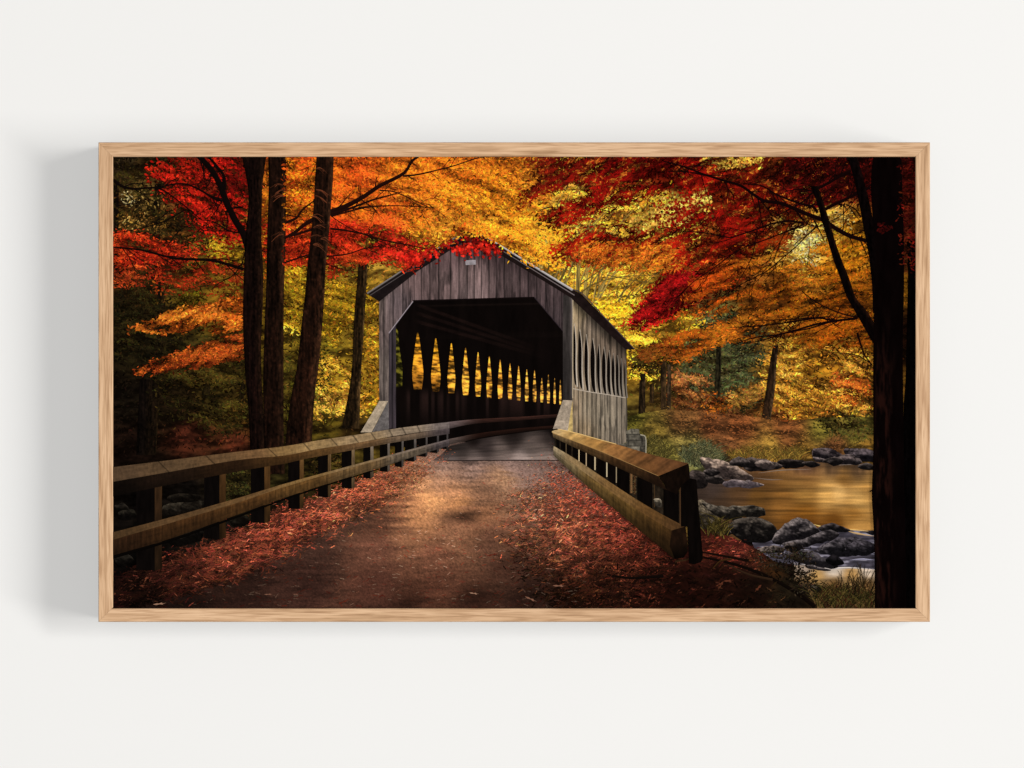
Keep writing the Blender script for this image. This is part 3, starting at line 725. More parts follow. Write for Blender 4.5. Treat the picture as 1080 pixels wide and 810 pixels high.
# dark interior first
def incol(x, y):
    c = np.tile(hexc('#0b0706'), (len(x), 1)).astype(float)
    c *= (.6 + .8 * fbm(x / 7, y / 30, 800, 3))[:, None]
    beams = smooth(.75, .95, vnoise(x * 0 + 3.3, (y + (x - 500) * .02) / 5.0, 801)) * smooth(372, 330, y) * smooth(430, 470, x)
    c += beams[:, None] * hexc('#1c1411') * .55
    low = smooth(406, 420, y) * smooth(455, 418, y)
    c += (low * smooth(.35, .75, vnoise(x / 3.2, y * 0 + 1, 802)))[:, None] * hexc('#201513') * .75
    for k_ in range(3):
        d_ = y - (320 + k_ * 9 + (x - 436) * (.36 - .04 * k_))
        c += (smooth(2.2, 1.4, np.abs(d_)) * smooth(436, 446, x) * smooth(590, 500, x) * (.5 + .8 * fbm(x / 10, y / 2, 803, 2)))[:, None] * hexc('#160d0b') * .55
    return np.clip(c, 0, 1)
piece('interior', [(408,352),(436,316),(564,312),(596,350),(596,470),(560,474),(480,476),(408,470)], incol, bridge)
# lattice openings in the far wall, seen from inside: (centre, top, bottom, half width)
OPN = [(440.5,350.5,411,5.9),(459.6,357,413,5.0),(476,362,414.6,4.2),(491,367,416.7,3.8),(504.2,371.5,418.2,3.2),(516,375.8,419.8,3.0),(527.5,379.5,420.6,2.7),(537.9,383,421.6,2.4),
       (547,386,422.3,2.3),(555.6,389.6,423.2,2.1),(563.8,390.6,423.9,2.0),(571.5,398.6,424.2,1.7),(578.4,394.7,425.3,1.6),(585,398.8,425.9,1.3),(591,399.8,426.7,1.2)]
OF = Field([(440,355,'#a87a18'),(440,380,'#c08820'),(440,405,'#7a5416'),(460,365,'#b88a1c'),(460,390,'#c88e24'),(460,412,'#5a3c10'),(477,400,'#d09a2c'),(492,400,'#d8a030'),(504,400,'#dca22e'),(528,400,'#d89c30'),(560,405,'#d8a238'),(590,410,'#d0a03a')], 5, 1.8)
def opcol(x, y):
    n = aniso(x, y, .1, 7, 2.4, 810, 4)
    return np.clip(OF(x, y) * np.array([[.95, .88, 1.0]]) * (.28 + 1.3 * smooth(.25, .72, n))[:, None], 0, 1)
for cx, t, b, hw in OPN:
    h = b - t
    prof = [(0, .10), (.12, .30), (.30, .55), (.5, .80), (.68, 1.0), (.8, .97), (1.0, .70)]
    p = [(cx + hw * w_, t + h * k) for k, w_ in prof] + [(cx - hw * w_, t + h * k) for k, w_ in reversed(prof)]
    piece('opening', p, opcol, bridge, step=.55)
def op1(x, y): return np.clip(hexc('#4a4414')[None] * (.25 + 1.3 * smooth(.3, .75, aniso(x, y, .2, 6, 3, 815, 4)))[:, None], 0, 1)
piece('opening', [(417.5,346),(419.5,349),(421.5,370),(424.5,388),(424,408),(417.5,408.5),(416.5,378)], op1, bridge, step=.6)
# inner posts, faint brown
def postcol(u, v, x, y): return np.clip(hexc('#1a1110')[None] * (.35 + .9 * fbm(v * 4, y / 14, 820, 3))[:, None] * (.6 + .4 * smooth(1, .2, v))[:, None], 0, 1)
# inner kerb rail running through the bridge
strip('inner_rail', [(474,445),(500,442.3),(545,439.8),(588,437)], [(474,452),(500,447),(545,443.6),(588,440.2)],
      lambda u, v, x, y: np.clip((hexc('#6a5a58')[None] * (1 - smooth(0, .35, u))[:, None] + hexc('#38221c')[None] * smooth(0, .35, u)[:, None]) * (.7 + .5 * fbm(x / 9, y, 830, 3))[:, None] * (1.1 - .5 * v)[:, None], 0, 1), bridge, 4)
strip('inner_rail', [(474,463),(505,457),(545,452),(588,448.5)], [(474,470),(505,462),(545,456),(588,451.5)],
      lambda u, v, x, y: np.clip((hexc('#5a4c46')[None] * (1 - smooth(0, .3, u))[:, None] + hexc('#24140f')[None] * smooth(0, .3, u)[:, None]) * (.7 + .5 * fbm(x / 9, y, 833, 3))[:, None] * (1.1 - .5 * v)[:, None], 0, 1), bridge, 4)
# inner side of the left jamb
strip('jamb', [(409.5,351),(409.5,452)], [(417.5,342),(417.5,452)],
      lambda u, v, x, y: np.clip(hexc('#3a3236')[None] * (.5 + .9 * fbm(v * 5, y / 22, 836, 3))[:, None] * (1 - .55 * smooth(.35, .5, v) * smooth(.7, .5, v))[:, None], 0, 1), bridge)
gp = planks(8.6, 840, lambda x, y: GB(x, y) * np.array([[1.0, .955, .90]]), .15, .5, streak=1.15)
piece('gable', [(399.8,310),(497,246),(520,256),(604,308),(604,424),(593.7,424),(593.7,348.9),(563.6,313.4),(435.5,317.4),(410,351.2),(410,453),(399.8,424)], gp, bridge, step=.7)
# chamfer and lintel edges caught by the light
rbv = Ribbons(); rbv.add([(410,351.5),(435.6,317.6)], 1.0, 1.0, hexc('#8a7f84'), 2); rbv.make('edge_board', bridge)
rbv = Ribbons(); rbv.add([(435.5,317.2),(563.6,313.4)], 1.6, 1.2, hexc('#120c0c'), 2); rbv.add([(563.6,313.4),(593.7,349)], 1.0, 1.0, hexc('#2a2225'), 2); rbv.make('edge_board', bridge)
# right hand long wall
SW = Field([(606,330,'#b8a284'),(612,330,'#84745f'),(625,340,'#84756a'),(645,360,'#6a5c52'),(660,375,'#564a42'),(606,400,'#8a7a6a'),(606,430,'#8a7866'),(620,430,'#8c8072'),(640,440,'#8e8376'),(655,450,'#7c7268'),
            (661,430,'#6c635a'),(612,455,'#857460'),(650,465,'#786e64'),(640,410,'#857a70')], 6, 1.8)
sp_ = planks(5.2, 850, SW, .16, .55, streak=.9, edge=.9)
piece('side_wall', [(603.6,314),(661,366.5),(661.8,466),(652,470),(603.6,458)], lambda x, y: sp_(x, y) * (.42 + .58 * smooth(-2, 17, y - (316 + (x - 604) * .915)))[:, None] * np.array([[1.02, 1.0, .95]]), bridge, step=.7)
SOP = [(512,527,518,210,523),(540,558,547,240,540),(572,590,580,265,551),(604,626,614,285,559),(637,652,645,315,564),(663,682,672,330,568),(690,706,698,347,571),(713,728,720,362,575),(735,749,742,375,578),(756,767,762,390,581),(778,786,782,400,584)]
for k, (a, b, cx, t, bt) in enumerate(SOP):
    h = bt - t; m = (a + b) / 2
    pr = [(cx, t), (cx + (b - cx) * .45, t + .1 * h), (b - 1, t + .25 * h), (b, t + .6 * h), (b + .5, t + .84 * h), (b + 4, t + 1.0 * h),
          (m + 2, t + .96 * h), (a + 3, t + .8 * h), (a - 1, t + .55 * h), (a, t + .25 * h), (cx - (cx - a) * .45, t + .1 * h)]
    pr = closed_smooth(zc(500, 300, .2037, pr), 3)
    piece('opening', pr, lambda x, y: np.clip(hexc('#0c0807')[None] * (.5 + fbm(x / 4, y / 20, 860, 2))[:, None], 0, 1), bridge, step=.5)
rbp = Ribbons()
for k, (a, b, cx, t, bt) in enumerate(SOP):                       # the lit edge of each batten
    h = bt - t; p = zc(500, 300, .2037, [(cx + 2, t - 8), (b + 1, t + .3 * h), (b + 1.5, t + .7 * h), (b + 7, t + 1.02 * h)])
    rbp.add(p, .5, 1.5, hexc('#b4a696') * (1 - .04 * k), 5)
rbp.add(zc(500,300,.2037,[(512,540),(600,557),(700,572),(785,588)]), .9, .7, hexc('#aa9c8c'), 4)
rbp.make('batten', bridge)
strip('corner_board', [(593.9,312),(593.7,424)], [(603.8,310),(603.8,424)],
      lambda u, v, x, y: np.clip(hexc('#4c4441')[None] * (.45 + .95 * fbm(v * 6, y / 24, 870, 4))[:, None] * (.75 + .5 * smooth(.55, 1, v))[:, None] * (1.1 - .35 * u)[:, None], 0, 1), bridge)
rbe = Ribbons(); rbe.add([(604.2,316),(604,420)], 1.0, 1.0, hexc('#a8967c'), 2); rbe.make('edge_board', bridge)
# roof
roof = empty('roof', bridge)
def rcol(h, seed, k=.6):
    b = hexc(h)
    return lambda u, v, x, y: np.clip(b[None] * (1 - k / 2 + k * fbm(x / 5, y / 5, seed, 3))[:, None], 0, 1)
o_ = strip('roof', [(387.2,309.6),(440,275.4),(485,247.2),(497,240.5)], [(399.8,318),(441,285.5),(486,256.5),(497,250)], rcol('#191313', 880), bridge, label='dark roof edge')
strip('roof', [(497,240.5),(506,245.8),(560,279),(604,305.5),(613,309.5),(669.5,368.5)], [(497,250.5),(506,256),(560,288),(603,314.5),(604.5,316.5),(660,368.6)], rcol('#1a1211', 881), bridge, label='dark roof edge')
rbr = Ribbons()
rbr.add([(387.2,309.4),(440,275.2),(488,245.6)], 1.6, 1.3, hexc('#6e6662'), 3)
rbr.add([(390,311.5),(440,279.6),(486,250.6)], .8, .7, hexc('#4a4342'), 3)
rbr.add([(504,244.5),(530,260.3),(570,285),(604,305.8)], 1.2, 2.3, hexc('#a8a19e'), 3)
rbr.add([(520,258.3),(570,289.2),(606,311.4)], .6, 1.1, hexc('#6a5f5e'), 3)
rbr.add([(604,305.6),(614,309.4),(640,337),(669.5,368.3)], 1.3, .9, hexc('#43383a'), 3)
rbr.make('roof_trim', bridge)
bpy.data.objects.remove(roof)
piece('sign_plate', zc(300,165,.2618,[(728,418),(771,416),(771,435),(730,437)]), lambda x, y: np.clip(hexc('#8f878a')[None] * (.8 + .4 * fbm(x / 3, y / 2, 890, 2))[:, None], 0, 1), bridge, step=.5, label='small blank pale plate under the ridge')
# wing boards
def wing(base, seed): return lambda x, y: np.clip(hexc(base)[None] * (.62 + .55 * fbm((x + y * .3) / 3, y / 3, seed, 4) + .2 * fbm(x, y, seed + 8, 2))[:, None], 0, 1)
piece('wing_board', [(399.8,423),(409.3,423),(391.8,456),(380.2,456)], wing('#a8967f', 900), bridge, step=.6)
piece('wing_board', [(409.3,423),(410.3,453),(391.8,457)], wing('#605a58', 901), bridge, step=.6)
piece('wing_board', [(593.7,422),(603.8,422.3),(598.5,457),(582.3,455)], wing('#a3927f', 902), bridge, step=.6)
piece('wing_board', [(603.8,422.3),(604.2,459),(598.5,457)], wing('#c0a468', 903), bridge, step=.6)
# stone abutment
def stonecol(x, y):
    r = np.floor((y - 452) / 6.2); off = vnoise(r * 5.1, r * 2.3, 910) * 13 + 2.4 * fbm(x / 4, y / 4, 913, 2)
    q = (x + off) / 14; fr = q - np.floor(q); fy = (y - 452) / 6.2 - r
    j = np.minimum(np.minimum(fr, 1 - fr) * 10, np.minimum(fy, 1 - fy) * 6.2)
    b = .55 + .5 * vnoise(np.floor(q) * 3.3, r * 7.7, 911)
    return np.clip(hexc('#6e675a')[None] * (.7 + .6 * fbm(x / 4, y / 3, 914, 3))[:, None] * (b * (.6 + .4 * smooth(.1, 1.0, j)) * (.65 + .7 * fbm(x / 2, y / 2, 912, 3)))[:, None], 0, 1)
ab = empty('abutment', bridge)
piece('abutment', [(660,455),(666,452),(674,452.5),(675,458.5),(681,461),(682,480),(664,474),(650,470),(661,467)], stonecol, bridge, step=.6)
bpy.data.objects.remove(ab)
rbq = Ribbons(); rbq.add([(675.5,458.6),(681,461.5),(681.3,478)], 1.2, 1.0, hexc('#948c7a'), 4); rbq.make('abutment_edge', bridge)

# ------------------------------------------------------------------ road, deck, litter
RD = Field([(520,474,'#4c4645'),(560,480,'#5c5553'),(490,480,'#3a3434'),(540,489,'#80726f'),(500,493,'#85756f'),(470,506,'#846a56'),(478,518,'#a68060'),(505,508,'#7c6350'),(530,503,'#8f755c'),(455,530,'#b0885e'),
            (480,530,'#9a744e'),(493,545,'#553e30'),(478,547,'#604838'),(510,540,'#7a5a42'),(440,545,'#a27a56'),(425,560,'#7c5c46'),(480,565,'#80604a'),(400,580,'#5e4236'),(460,590,'#6c4c3c'),(520,570,'#604638'),
            (540,600,'#3c2a22'),(400,620,'#452e26'),(460,620,'#4c3328'),(320,610,'#35241f'),(250,625,'#261a16'),(180,637,'#1a1210'),(130,640,'#140d0b'),(560,630,'#241814'),(620,620,'#1a100c'),(680,630,'#150b08'),
            (380,545,'#47342b'),(330,580,'#3a2a24'),(420,530,'#6a4c38'),(400,552,'#523a2e'),(470,494,'#766760'),(560,495,'#6c5e5a'),(505,523,'#6e5644'),(430,640,'#33221b'),(500,640,'#2c1d17')], 9, 1.9)
def roadcol(x, y):
    n = aniso(x, y, .02, 26, 3.2, 920, 4); m = fbm(x / 1.6, y / 1.0, 926, 3); big = aniso(x, y, -.08, 60, 9, 930, 3)
    lit_ = 1 + .26 * np.exp(-(((x - 478) / 62) ** 2 + ((y - 522) / 34) ** 2))
    gr = fbm(x / .9, y / .7, 936, 2)
    c = RD(x + (n - .5) * 26, y + (big - .5) * 12) * ((.56 + .42 * n + .50 * (m - .5) + .46 * big + .5 * (gr - .5)) * lit_)[:, None]
    puddle = np.exp(-(((x - 490) / 17) ** 2 + ((y - 545) / 5.5) ** 2)) * .45 + np.exp(-(((x - 478) / 22) ** 2 + ((y - 514) / 2.6) ** 2)) * .3 + np.exp(-(((x - 515) / 16) ** 2 + ((y - 515) / 4) ** 2)) * .22
    c = c * (1 - puddle * smooth(.3, .6, n + .1))[:, None]
    return np.clip(c * np.array([[1.09, .985, .925]]), 0, 1)
road = empty('road', root)
piece('road', [(XL,YB),(XL,628),(170,606),(240,574),(320,534),(400,497),(470,470),(486,466),(586,470),(640,515),(700,565),(760,610),(862,YB)], roadcol, root)
bpy.data.objects.remove(road)
DK = Field([(475,484,'#3c3838'),(500,480,'#4c4645'),(530,474,'#534c4a'),(560,472,'#4a4442'),(580,466,'#2a2524'),(540,464,'#272221'),(585,480,'#6a605c'),(550,482,'#6a6362'),(510,470,'#2c2727'),(486,476,'#2a2625'),(575,476,'#5a5350'),(470,474,'#1a1716'),(500,466,'#120e0d'),(540,459,'#0e0b0a'),(585,455,'#0c0909'),(465,483,'#3a3433')], 6, 1.8)
piece('bridge_deck', [(455,486),(466,479),(474,470.5),(505,463),(545,457),(588,452),(590,476),(588,485.6),(540,485.6)], lambda x, y: np.clip(DK(x, y) * np.array([[1.12, 1.05, 1.0]]) * (1 + .35 * smooth(474, 484, y))[:, None] * (.7 + .6 * aniso(x, y, -.06, 20, 1.6, 935, 3))[:, None], 0, 1), bridge, step=.7)
rbd = Ribbons(); rbd.add([(470,486),(520,485.6),(589,485.4)], .9, 1.1, hexc('#1c1716'), 3); rbd.make('deck_joint', bridge)

def litter(name, poly, n, fld, seed, parent, szt, feather=4, aspect=.42, lo=.35, hi=1.6, keep=None, shape=TUFT):
    rng = np.random.default_rng(seed)
    x, y = scatter(poly, n, rng, feather, keep); n = len(x)
    c = fld(x, y) * np.array([[1.10, 1.04, .90]]); t = aniso(x, y, -.1, 14, 4, seed + 3, 3)
    l = lo + (hi - lo) * np.clip((t - .5) * 1.4 + .5 + rng.normal(0, .24, n), 0, 1)
    c = c * (l * (1 - .38 * smooth(560, 640, y)) * (1 - .30 * smooth(250, 125, x)))[:, None] * (1 + rng.normal(0, .10, (n, 3)))
    c = c * .80 + (c.mean(1, keepdims=True) * np.array([[1.12, .96, .84]])) * .20
    hot = rng.random(n) < .06; c[hot] = c[hot] * 1.5 + hexc('#2a1810')
    s = szt(x, y) * rng.uniform(.55, 1.4, n)
    o = leaf_mesh(name, x, y, s, rng.normal(0, .5, n) + np.where(rng.random(n) < .3, 2.6, 0), aspect * rng.uniform(.6, 1.4, n), np.clip(c, 0, 1), parent, shape,
                  np.argsort(l + rng.normal(0, .3, n)))
    return o
persp = lambda x, y: .9 + 2.9 * np.clip((y - 474) / 168, 0, 1) ** 1.1
LL = Field([(125,625,'#301410'),(180,605,'#4c2018'),(240,585,'#642c20'),(300,555,'#823628'),(340,535,'#a04a36'),(380,520,'#aa4c34'),(420,500,'#a44a32'),(455,480,'#985038'),(320,565,'#6a3022'),(380,535,'#7a4430'),(430,512,'#8a5a40'),(150,632,'#24100c')], 12, 1.8)
lit = empty('leaf_litter', root); lit['label'] = 'red leaves heaped along the left rail'
LEFTP = [(119,614),(170,596),(240,567),(300,538),(360,513),(410,493),(450,478),(472,470),(470,478),(452,487),(450,499),(440,511),(410,528),(366,547),(318,571),(262,600),(190,624),(119,642)]
def lcol(x, y): return np.clip(LL(x, y) * (.32 + .55 * fbm(x / 4, y / 2, 940, 3))[:, None], 0, 1)
litter('leaf_bed', LEFTP, 9000, LL, 939, lit, lambda x, y: persp(x, y) * 1.25, 3, lo=.34, hi=.75)
litter('fallen_leaves', LEFTP, 9000, LL, 941, lit, lambda x, y: persp(x, y) * 1.0, 8, lo=.3, hi=1.55)
RL = Field([(588,478,'#6a3024'),(600,490,'#84382a'),(575,495,'#7c4030'),(600,510,'#94402e'),(560,515,'#86503c'),(560,540,'#8a4a38'),(620,520,'#823428'),(640,530,'#7a3026'),(600,550,'#8c4634'),(650,560,'#682a20'),(570,575,'#5c3426'),
            (620,580,'#582a1e'),(680,580,'#4a1c14'),(560,610,'#301a12'),(640,610,'#34180f'),(700,610,'#2c100b'),(760,625,'#280e09'),(600,638,'#241008'),(690,560,'#56221a'),(720,600,'#240d09'),(800,635,'#1e0b07'),(740,590,'#4a1a12')], 11, 1.8)
lit2 = empty('leaf_litter', root); lit2['label'] = 'red leaves spread along the right rail'
RIGHTP = [(587,476),(612,494),(650,522),(700,566),(735,590),(790,606),(850,642),(560,644),(548,618),(530,592),(518,568),(528,545),(524,524),(548,505),(572,488)]
def RKEEP(x, y):
    e = np.interp(y, [476,490,505,524,545,568,592,620,642], [590,574,552,538,548,540,556,580,590])
    return .05 + .95 * smooth(-34, 46, x - e + (fbm(x / 14, y / 5, 948, 3) - .5) * 70)
def rlcol(x, y): return np.clip(RL(x, y) * (.26 + .5 * fbm(x / 4, y / 2, 945, 3))[:, None], 0, 1)
litter('leaf_bed', RIGHTP, 15000, RL, 944, lit2, lambda x, y: persp(x, y) * 1.15, 10, lo=.42, hi=.85, keep=lambda x, y: RKEEP(x, y) ** 2)
litter('fallen_leaves', RIGHTP, 12500, RL, 946, lit2, lambda x, y: persp(x, y) * .92, feather=14, lo=.35, hi=1.75, keep=RKEEP)
# single leaves on the road
rng = np.random.default_rng(950)
x, y = scatter([(430,500),(560,500),(600,560),(640,640),(160,642),(300,590),(400,545)], 620, rng, 6, lambda x, y: .15 + .85 * smooth(470, 620, y))
pal = np.array([hexc(h) for h in ['#9a6048','#8a4030','#8a3a26','#b08a70','#7a2c20','#6a3424','#b08068']])
c = pal[rng.integers(0, len(pal), len(x))] * np.clip(RD(x, y).mean(1) / .30, .45, 1.25)[:, None]
sl = empty('scattered_leaves', root)
leaf_mesh('fallen_leaves', x, y, persp(x, y) * rng.uniform(.5, 1.1, len(x)), rng.normal(0, .4, len(x)), .38, np.clip(c, 0, 1), sl, TUFT)
xy = [(312,627,4),(362,635,7),(500,626,7),(560,632,9),(468,556,4),(435,588,6),(420,588,4),(520,585,8),(495,588,5),(590,618,9),(640,610,8),(168,637,9),(283,627,6),(300,639,5),(505,569,6),(580,600,6)]
leaf_mesh('fallen_leaves', np.array([a for a, b, s in xy], float), np.array([b for a, b, s in xy], float), np.array([s for a, b, s in xy], float) * .8,
          rng.normal(0, .2, len(xy)), .34, np.array([hexc(['#7c5644','#5c2418','#94705a'][k % 3]) for k in range(len(xy))]), sl, TUFT)
# bank at the lower right
BK = Field([(742,565,'#30140f'),(755,575,'#4a1c14'),(775,578,'#52201a'),(800,590,'#3a1a12'),(815,600,'#35200f'),(760,605,'#1c0c08'),(800,615,'#120a07'),(830,620,'#221a10'),(845,630,'#120d09'),(740,630,'#1c0b07'),(790,635,'#160a06'),(860,640,'#281c0e'),(720,620,'#1c0b07')], 9, 1.8)
nb = empty('near_bank', root)
piece('ground', [(736,556),(770,566),(800,580),(822,596),(838,612),(852,622),(864,YB),(690,YB),(715,600)], lambda x, y: np.clip(BK(x, y) * (.35 + 1.1 * aniso(x, y, .5, 9, 3, 955, 4))[:, None], 0, 1), nb)
litter('fallen_leaves', [(736,560),(770,568),(800,584),(815,600),(790,606),(740,596)], 800, BK, 956, nb, lambda x, y: 2.0 + 0 * x, 3, .5, .5, 2.0)
litter('fallen_leaves', [(640,600),(740,592),(800,612),(850,642),(600,644)], 700, BK, 957, nb, lambda x, y: 4.2 + 0 * x, 3, .45, .4, 1.9)
rbn = Ribbons()
for p, w0, h in [([(742,588),(770,594),(800,604),(835,622),(860,640)],4.5,'#0c0705'),([(738,582),(760,586),(790,592)],3,'#100906'),([(768,596),(790,606),(815,612)],2.6,'#2a1c12'),([(640,606),(665,610),(700,608)],3.4,'#0d0806'),
                 ([(735,570),(728,588),(712,592)],2.2,'#2a1c10'),([(752,600),(760,592),(772,590)],2,'#33200f')]:
    rbn.add(p, w0 * .5, w0, hexc(h), 6, .1, rng)
rbn.make('root', nb)
crown('bush', zc(684,480,.2611,[(540,395),(600,385),(655,410),(650,470),(690,560),(640,560),(560,500),(500,460),(420,400),(470,400)]), 620, 1.9, ['#16110b','#2c2418','#4a4030'], 643, cut=.32, spread=1.4, lo=.4, hi=1.5)
shrub('grass_tuft', zc(684,480,.2611,[(225,290),(290,275),(330,300),(300,340),(225,320)]), 130, ['#43391a','#2c240f','#5a4c22','#241d0c'], 45, (5, 12), .8, label='yellow weeds beside the end post')
shrub('grass_tuft', zc(684,480,.2611,[(670,570),(760,545),(905,560),(905,625),(690,625)]), 420, ['#28230f','#3e3518','#1c180b','#32180f','#4a401e'], 46, (4, 13), .7, label='weedy grass under the big trunk')
shrub('grass_tuft', zc(684,480,.2611,[(760,520),(905,520),(905,560),(770,560)]), 36, ['#1c150c','#2c2010'], 47, (10, 26), .35, .8)

# ------------------------------------------------------------------ stones and weeds seen through the left railing
wl = empty('stream_stones', root)
for k_, (pts, a_, b_) in enumerate([([(172,533),(190,529),(214,528),(216,538),(190,543),(172,542)],'#4a443e','#16120f'),([(176,524),(196,520),(212,523),(205,529),(182,530)],'#2c2722','#0d0a08'),
      ([(120,534),(130,531),(136,537),(128,541)],'#3a3632','#0e0c0a'),([(124,540),(140,538),(143,546),(130,549)],'#34302c','#0c0a09'),([(175,562),(200,556),(214,560),(208,572),(182,575)],'#2e2a28','#0c0a09'),
      ([(120,588),(134,584),(140,592),(126,598)],'#33302d','#0d0b0a'),([(242,548),(258,544),(262,552),(248,557)],'#2e2a24','#0d0a08')]):
    rock(pts, '#%02x%02x%02x' % tuple(int(v * 165) for v in hexc(a_)), b_, 750 + k_, f=1.0, o=(0, 0))
crown('weeds', [(238,498),(263,492),(263,522),(240,528)], 260, 2.2, ['#15120a','#2e2812','#4a421c'], 1012, cut=.4)
crown('weeds', [(322,484),(336,480),(336,502),(322,506)], 120, 2.2, ['#181409','#3e3314','#5e4c20'], 1013, cut=.35)
crown('weeds', [(349,478),(361,476),(361,498),(349,502)], 110, 2.2, ['#241d0b','#54421a','#7a6028'], 1014, cut=.3)

# ------------------------------------------------------------------ big near maples on the left
mapleL = empty('maple_tree', root); mapleL['label'] = 'red maple with dark twin trunks on the left'
RM = ['#5e0e0a','#96140e','#c01c12','#d43018','#a8180f']
foliage('foliage', [(160,176),(210,166),(258,166),(258,256),(228,252),(205,232),(186,210),(160,188)], 2700, 2.5, RM, mapleL, 1101, accent=('#3a1a0a', .6), ang=.38, sx=24, sy=6, lo=.35, hi=1.3, cut=.42, feather=7)
foliage('foliage', [(119,246),(150,250),(190,262),(216,268),(190,272),(150,276),(119,284)], 800, 2.4, ['#8a1a0e','#b83014','#d04a1c','#a82412'], mapleL, 1102, ang=.22, sx=24, sy=5, lo=.45, hi=1.35, cut=.38)
foliage('foliage', [(160,278),(256,268),(256,306),(200,304),(165,300)], 850, 2.3, ['#4a120a','#8a1c0e','#b03414','#7a3a14'], mapleL, 1103, ang=.1, sx=24, sy=5, lo=.35, hi=1.3, cut=.48, feather=7)
foliage('foliage', [(119,285),(160,284),(150,296),(119,300)], 200, 2.2, ['#6a1a0c','#a8401a'], mapleL, 1104, ang=.1, cut=.42)
foliage('foliage', [(280,236),(336,236),(334,262),(281,272)], 700, 2.5, ['#a01a0e','#d03418','#e04a1c'], mapleL, 1105, ang=.15, cut=.36)
foliage('foliage', [(129,348.5),(162,338),(182,327),(215,321),(256,311),(256,346),(232,353),(212,348),(172,351),(150,348)], 1500, 2.5, ['#8a3c10','#c8641c','#e8842a','#d07020'], mapleL, 1106, ang=-.16, spread=.4, sx=22, sy=5, lo=.5, hi=1.35, cut=.40, feather=2)
foliage('foliage', [(136,394.5),(165,381),(200,368),(256,351),(256,384),(240,380),(216,386),(176,391)], 1400, 2.4, ['#6a280e','#a84a18','#c05a1e','#8a3c14'], mapleL, 1107, ang=-.28, spread=.4, sx=22, sy=5, lo=.45, hi=1.3, cut=.40, feather=2)
DKB = '#0d0706'
branch('branch', [(119,189),(128,196),(141,199),(155,198),(167,198.5),(180,206),(198,220),(212,232)], 3.0, .8, DKB, mapleL, 8, seed=1)
branch('branch', [(165,199),(178,195),(195,194),(212,201),(225,209),(236,212)], 1.3, 2.6, DKB, mapleL, 6, seed=2)
branch('branch', [(119,260.5),(135,262),(151,264),(170,269),(185.5,272.5),(205,273.5),(222,274.5),(240,279),(257,284)], 1.6, 3.4, DKB, mapleL, 9, seed=3)
branch('branch', [(208,163),(222,178),(232,195),(238,212),(248,232),(257,247),(262,262)], 5.5, 7.5, DKB, mapleL, 7, seed=4)
branch('branch', [(219,164),(229,176),(236,186),(237,200)], 2.5, 3.5, DKB, mapleL, 4, seed=5)
branch('branch', [(119,246),(150,240),(175,232),(196,220)], .8, 1.2, DKB, mapleL, 4, seed=6)
branch('branch', [(256,246),(240,243),(226,234),(212,232)], 1.6, .7, DKB, mapleL, 5, seed=7)
branch('branch', [(256,218.5),(247,219),(240,220)], 2.2, 1.4, DKB, mapleL, 1, seed=8)
branch('branch', [(176,260),(186,246),(198,238),(210,237)], .8, .6, DKB, mapleL, 3, seed=9)
branch('branch', [(256,276),(246,290),(232,298),(222,306)], 1.3, .6, DKB, mapleL, 3, seed=10)
branch('branch', [(122,217),(134,215.5),(148,214)], 1.2, .8, DKB, mapleL, 1, seed=11)
tk = trunk_col
strip('trunk', [(254.5,163),(260,190),(262,212),(259.5,240),(258,262),(256.5,300),(256,340),(258,390),(261.5,430),(263.5,470),(265,500)], [(281,163),(277,190),(276,215),(275.5,250),(277.5,290),(276.5,330),(275,370),(276,410),(278,440),(279,474),(280,500)], tk('#100806', '#1e120b', 1120, .5), mapleL, 4, label='dark left trunk')
strip('trunk', [(282.5,163),(283,200),(281.5,250),(280.5,300),(278.5,350),(277.2,400),(278,440),(278.5,500)], [(301.8,163),(301.5,200),(301,260),(299.2,310),(298.8,370),(298.8,420),(299,470),(300,500)], tk('#150b07', '#2a1a10', 1124, .5), mapleL, 4, label='dark right trunk')
mapleC = empty('maple_tree', root); mapleC['label'] = 'orange maple with a leaning brown trunk'
OR = Field([(350,175,'#e06418'),(380,185,'#e8581a'),(350,215,'#e8641c'),(350,245,'#e04018'),(380,215,'#f0781c'),(420,180,'#ee7c1e'),(460,185,'#ee761c'),(500,180,'#e8741c'),(520,200,'#f48c1e'),(480,205,'#f48a20'),(440,225,'#f0781e'),(410,240,'#e0521c'),
            (500,225,'#f89a26'),(540,220,'#f69420'),(550,250,'#f49222'),(530,245,'#f89a24'),(470,240,'#f0942a'),(440,255,'#e49a26'),(380,258,'#e0341a'),(400,266,'#dc2c18'),(570,240,'#f0a028'),(560,190,'#e08424'),(530,175,'#d8741c')], 12, 1.8)
foliage('foliage', [(343,163),(560,163),(585,185),(575,225),(598,262),(590,285),(560,272),(520,250),(492,244),(470,256),(440,262),(430,250),(400,244),(372,246),(344,240)], 8600, 2.55, OR, mapleC, 1130, ang=.28, sx=34, sy=6, lo=.72, hi=1.42, cut=.32, feather=5)
foliage('foliage', [(302,163),(334,163),(332,235),(304,240)], 700, 2.5, ['#c04a14','#e08a1e','#d8651a','#e0a028'], mapleC, 1131, ang=.2, cut=.36)
DKC = '#1c0b08'
for k, (p, w0, w1, tw) in enumerate([
   ([(347,224),(365,217),(382,208),(400,196),(420,186),(428,180),(434,170),(442,164)], 5.5, 2.4, 4), ([(425,185.5),(440,184),(458,180),(478,175),(500,168),(515,165)], 2.0, .8, 6),
   ([(348,226),(368,220),(392,211),(410,206),(424,202)], 3.0, 1.0, 3), ([(400,200.5),(415,202),(430,208),(445,215),(455,220)], 1.6, .6, 5), ([(349,228),(375,221),(395,217.5),(420,217),(445,218),(460,219.5)], 2.0, .6, 5)]):
    branch('branch', p, w0, w1, DKC, mapleC, tw, seed=30 + k, tl=(10, 30))
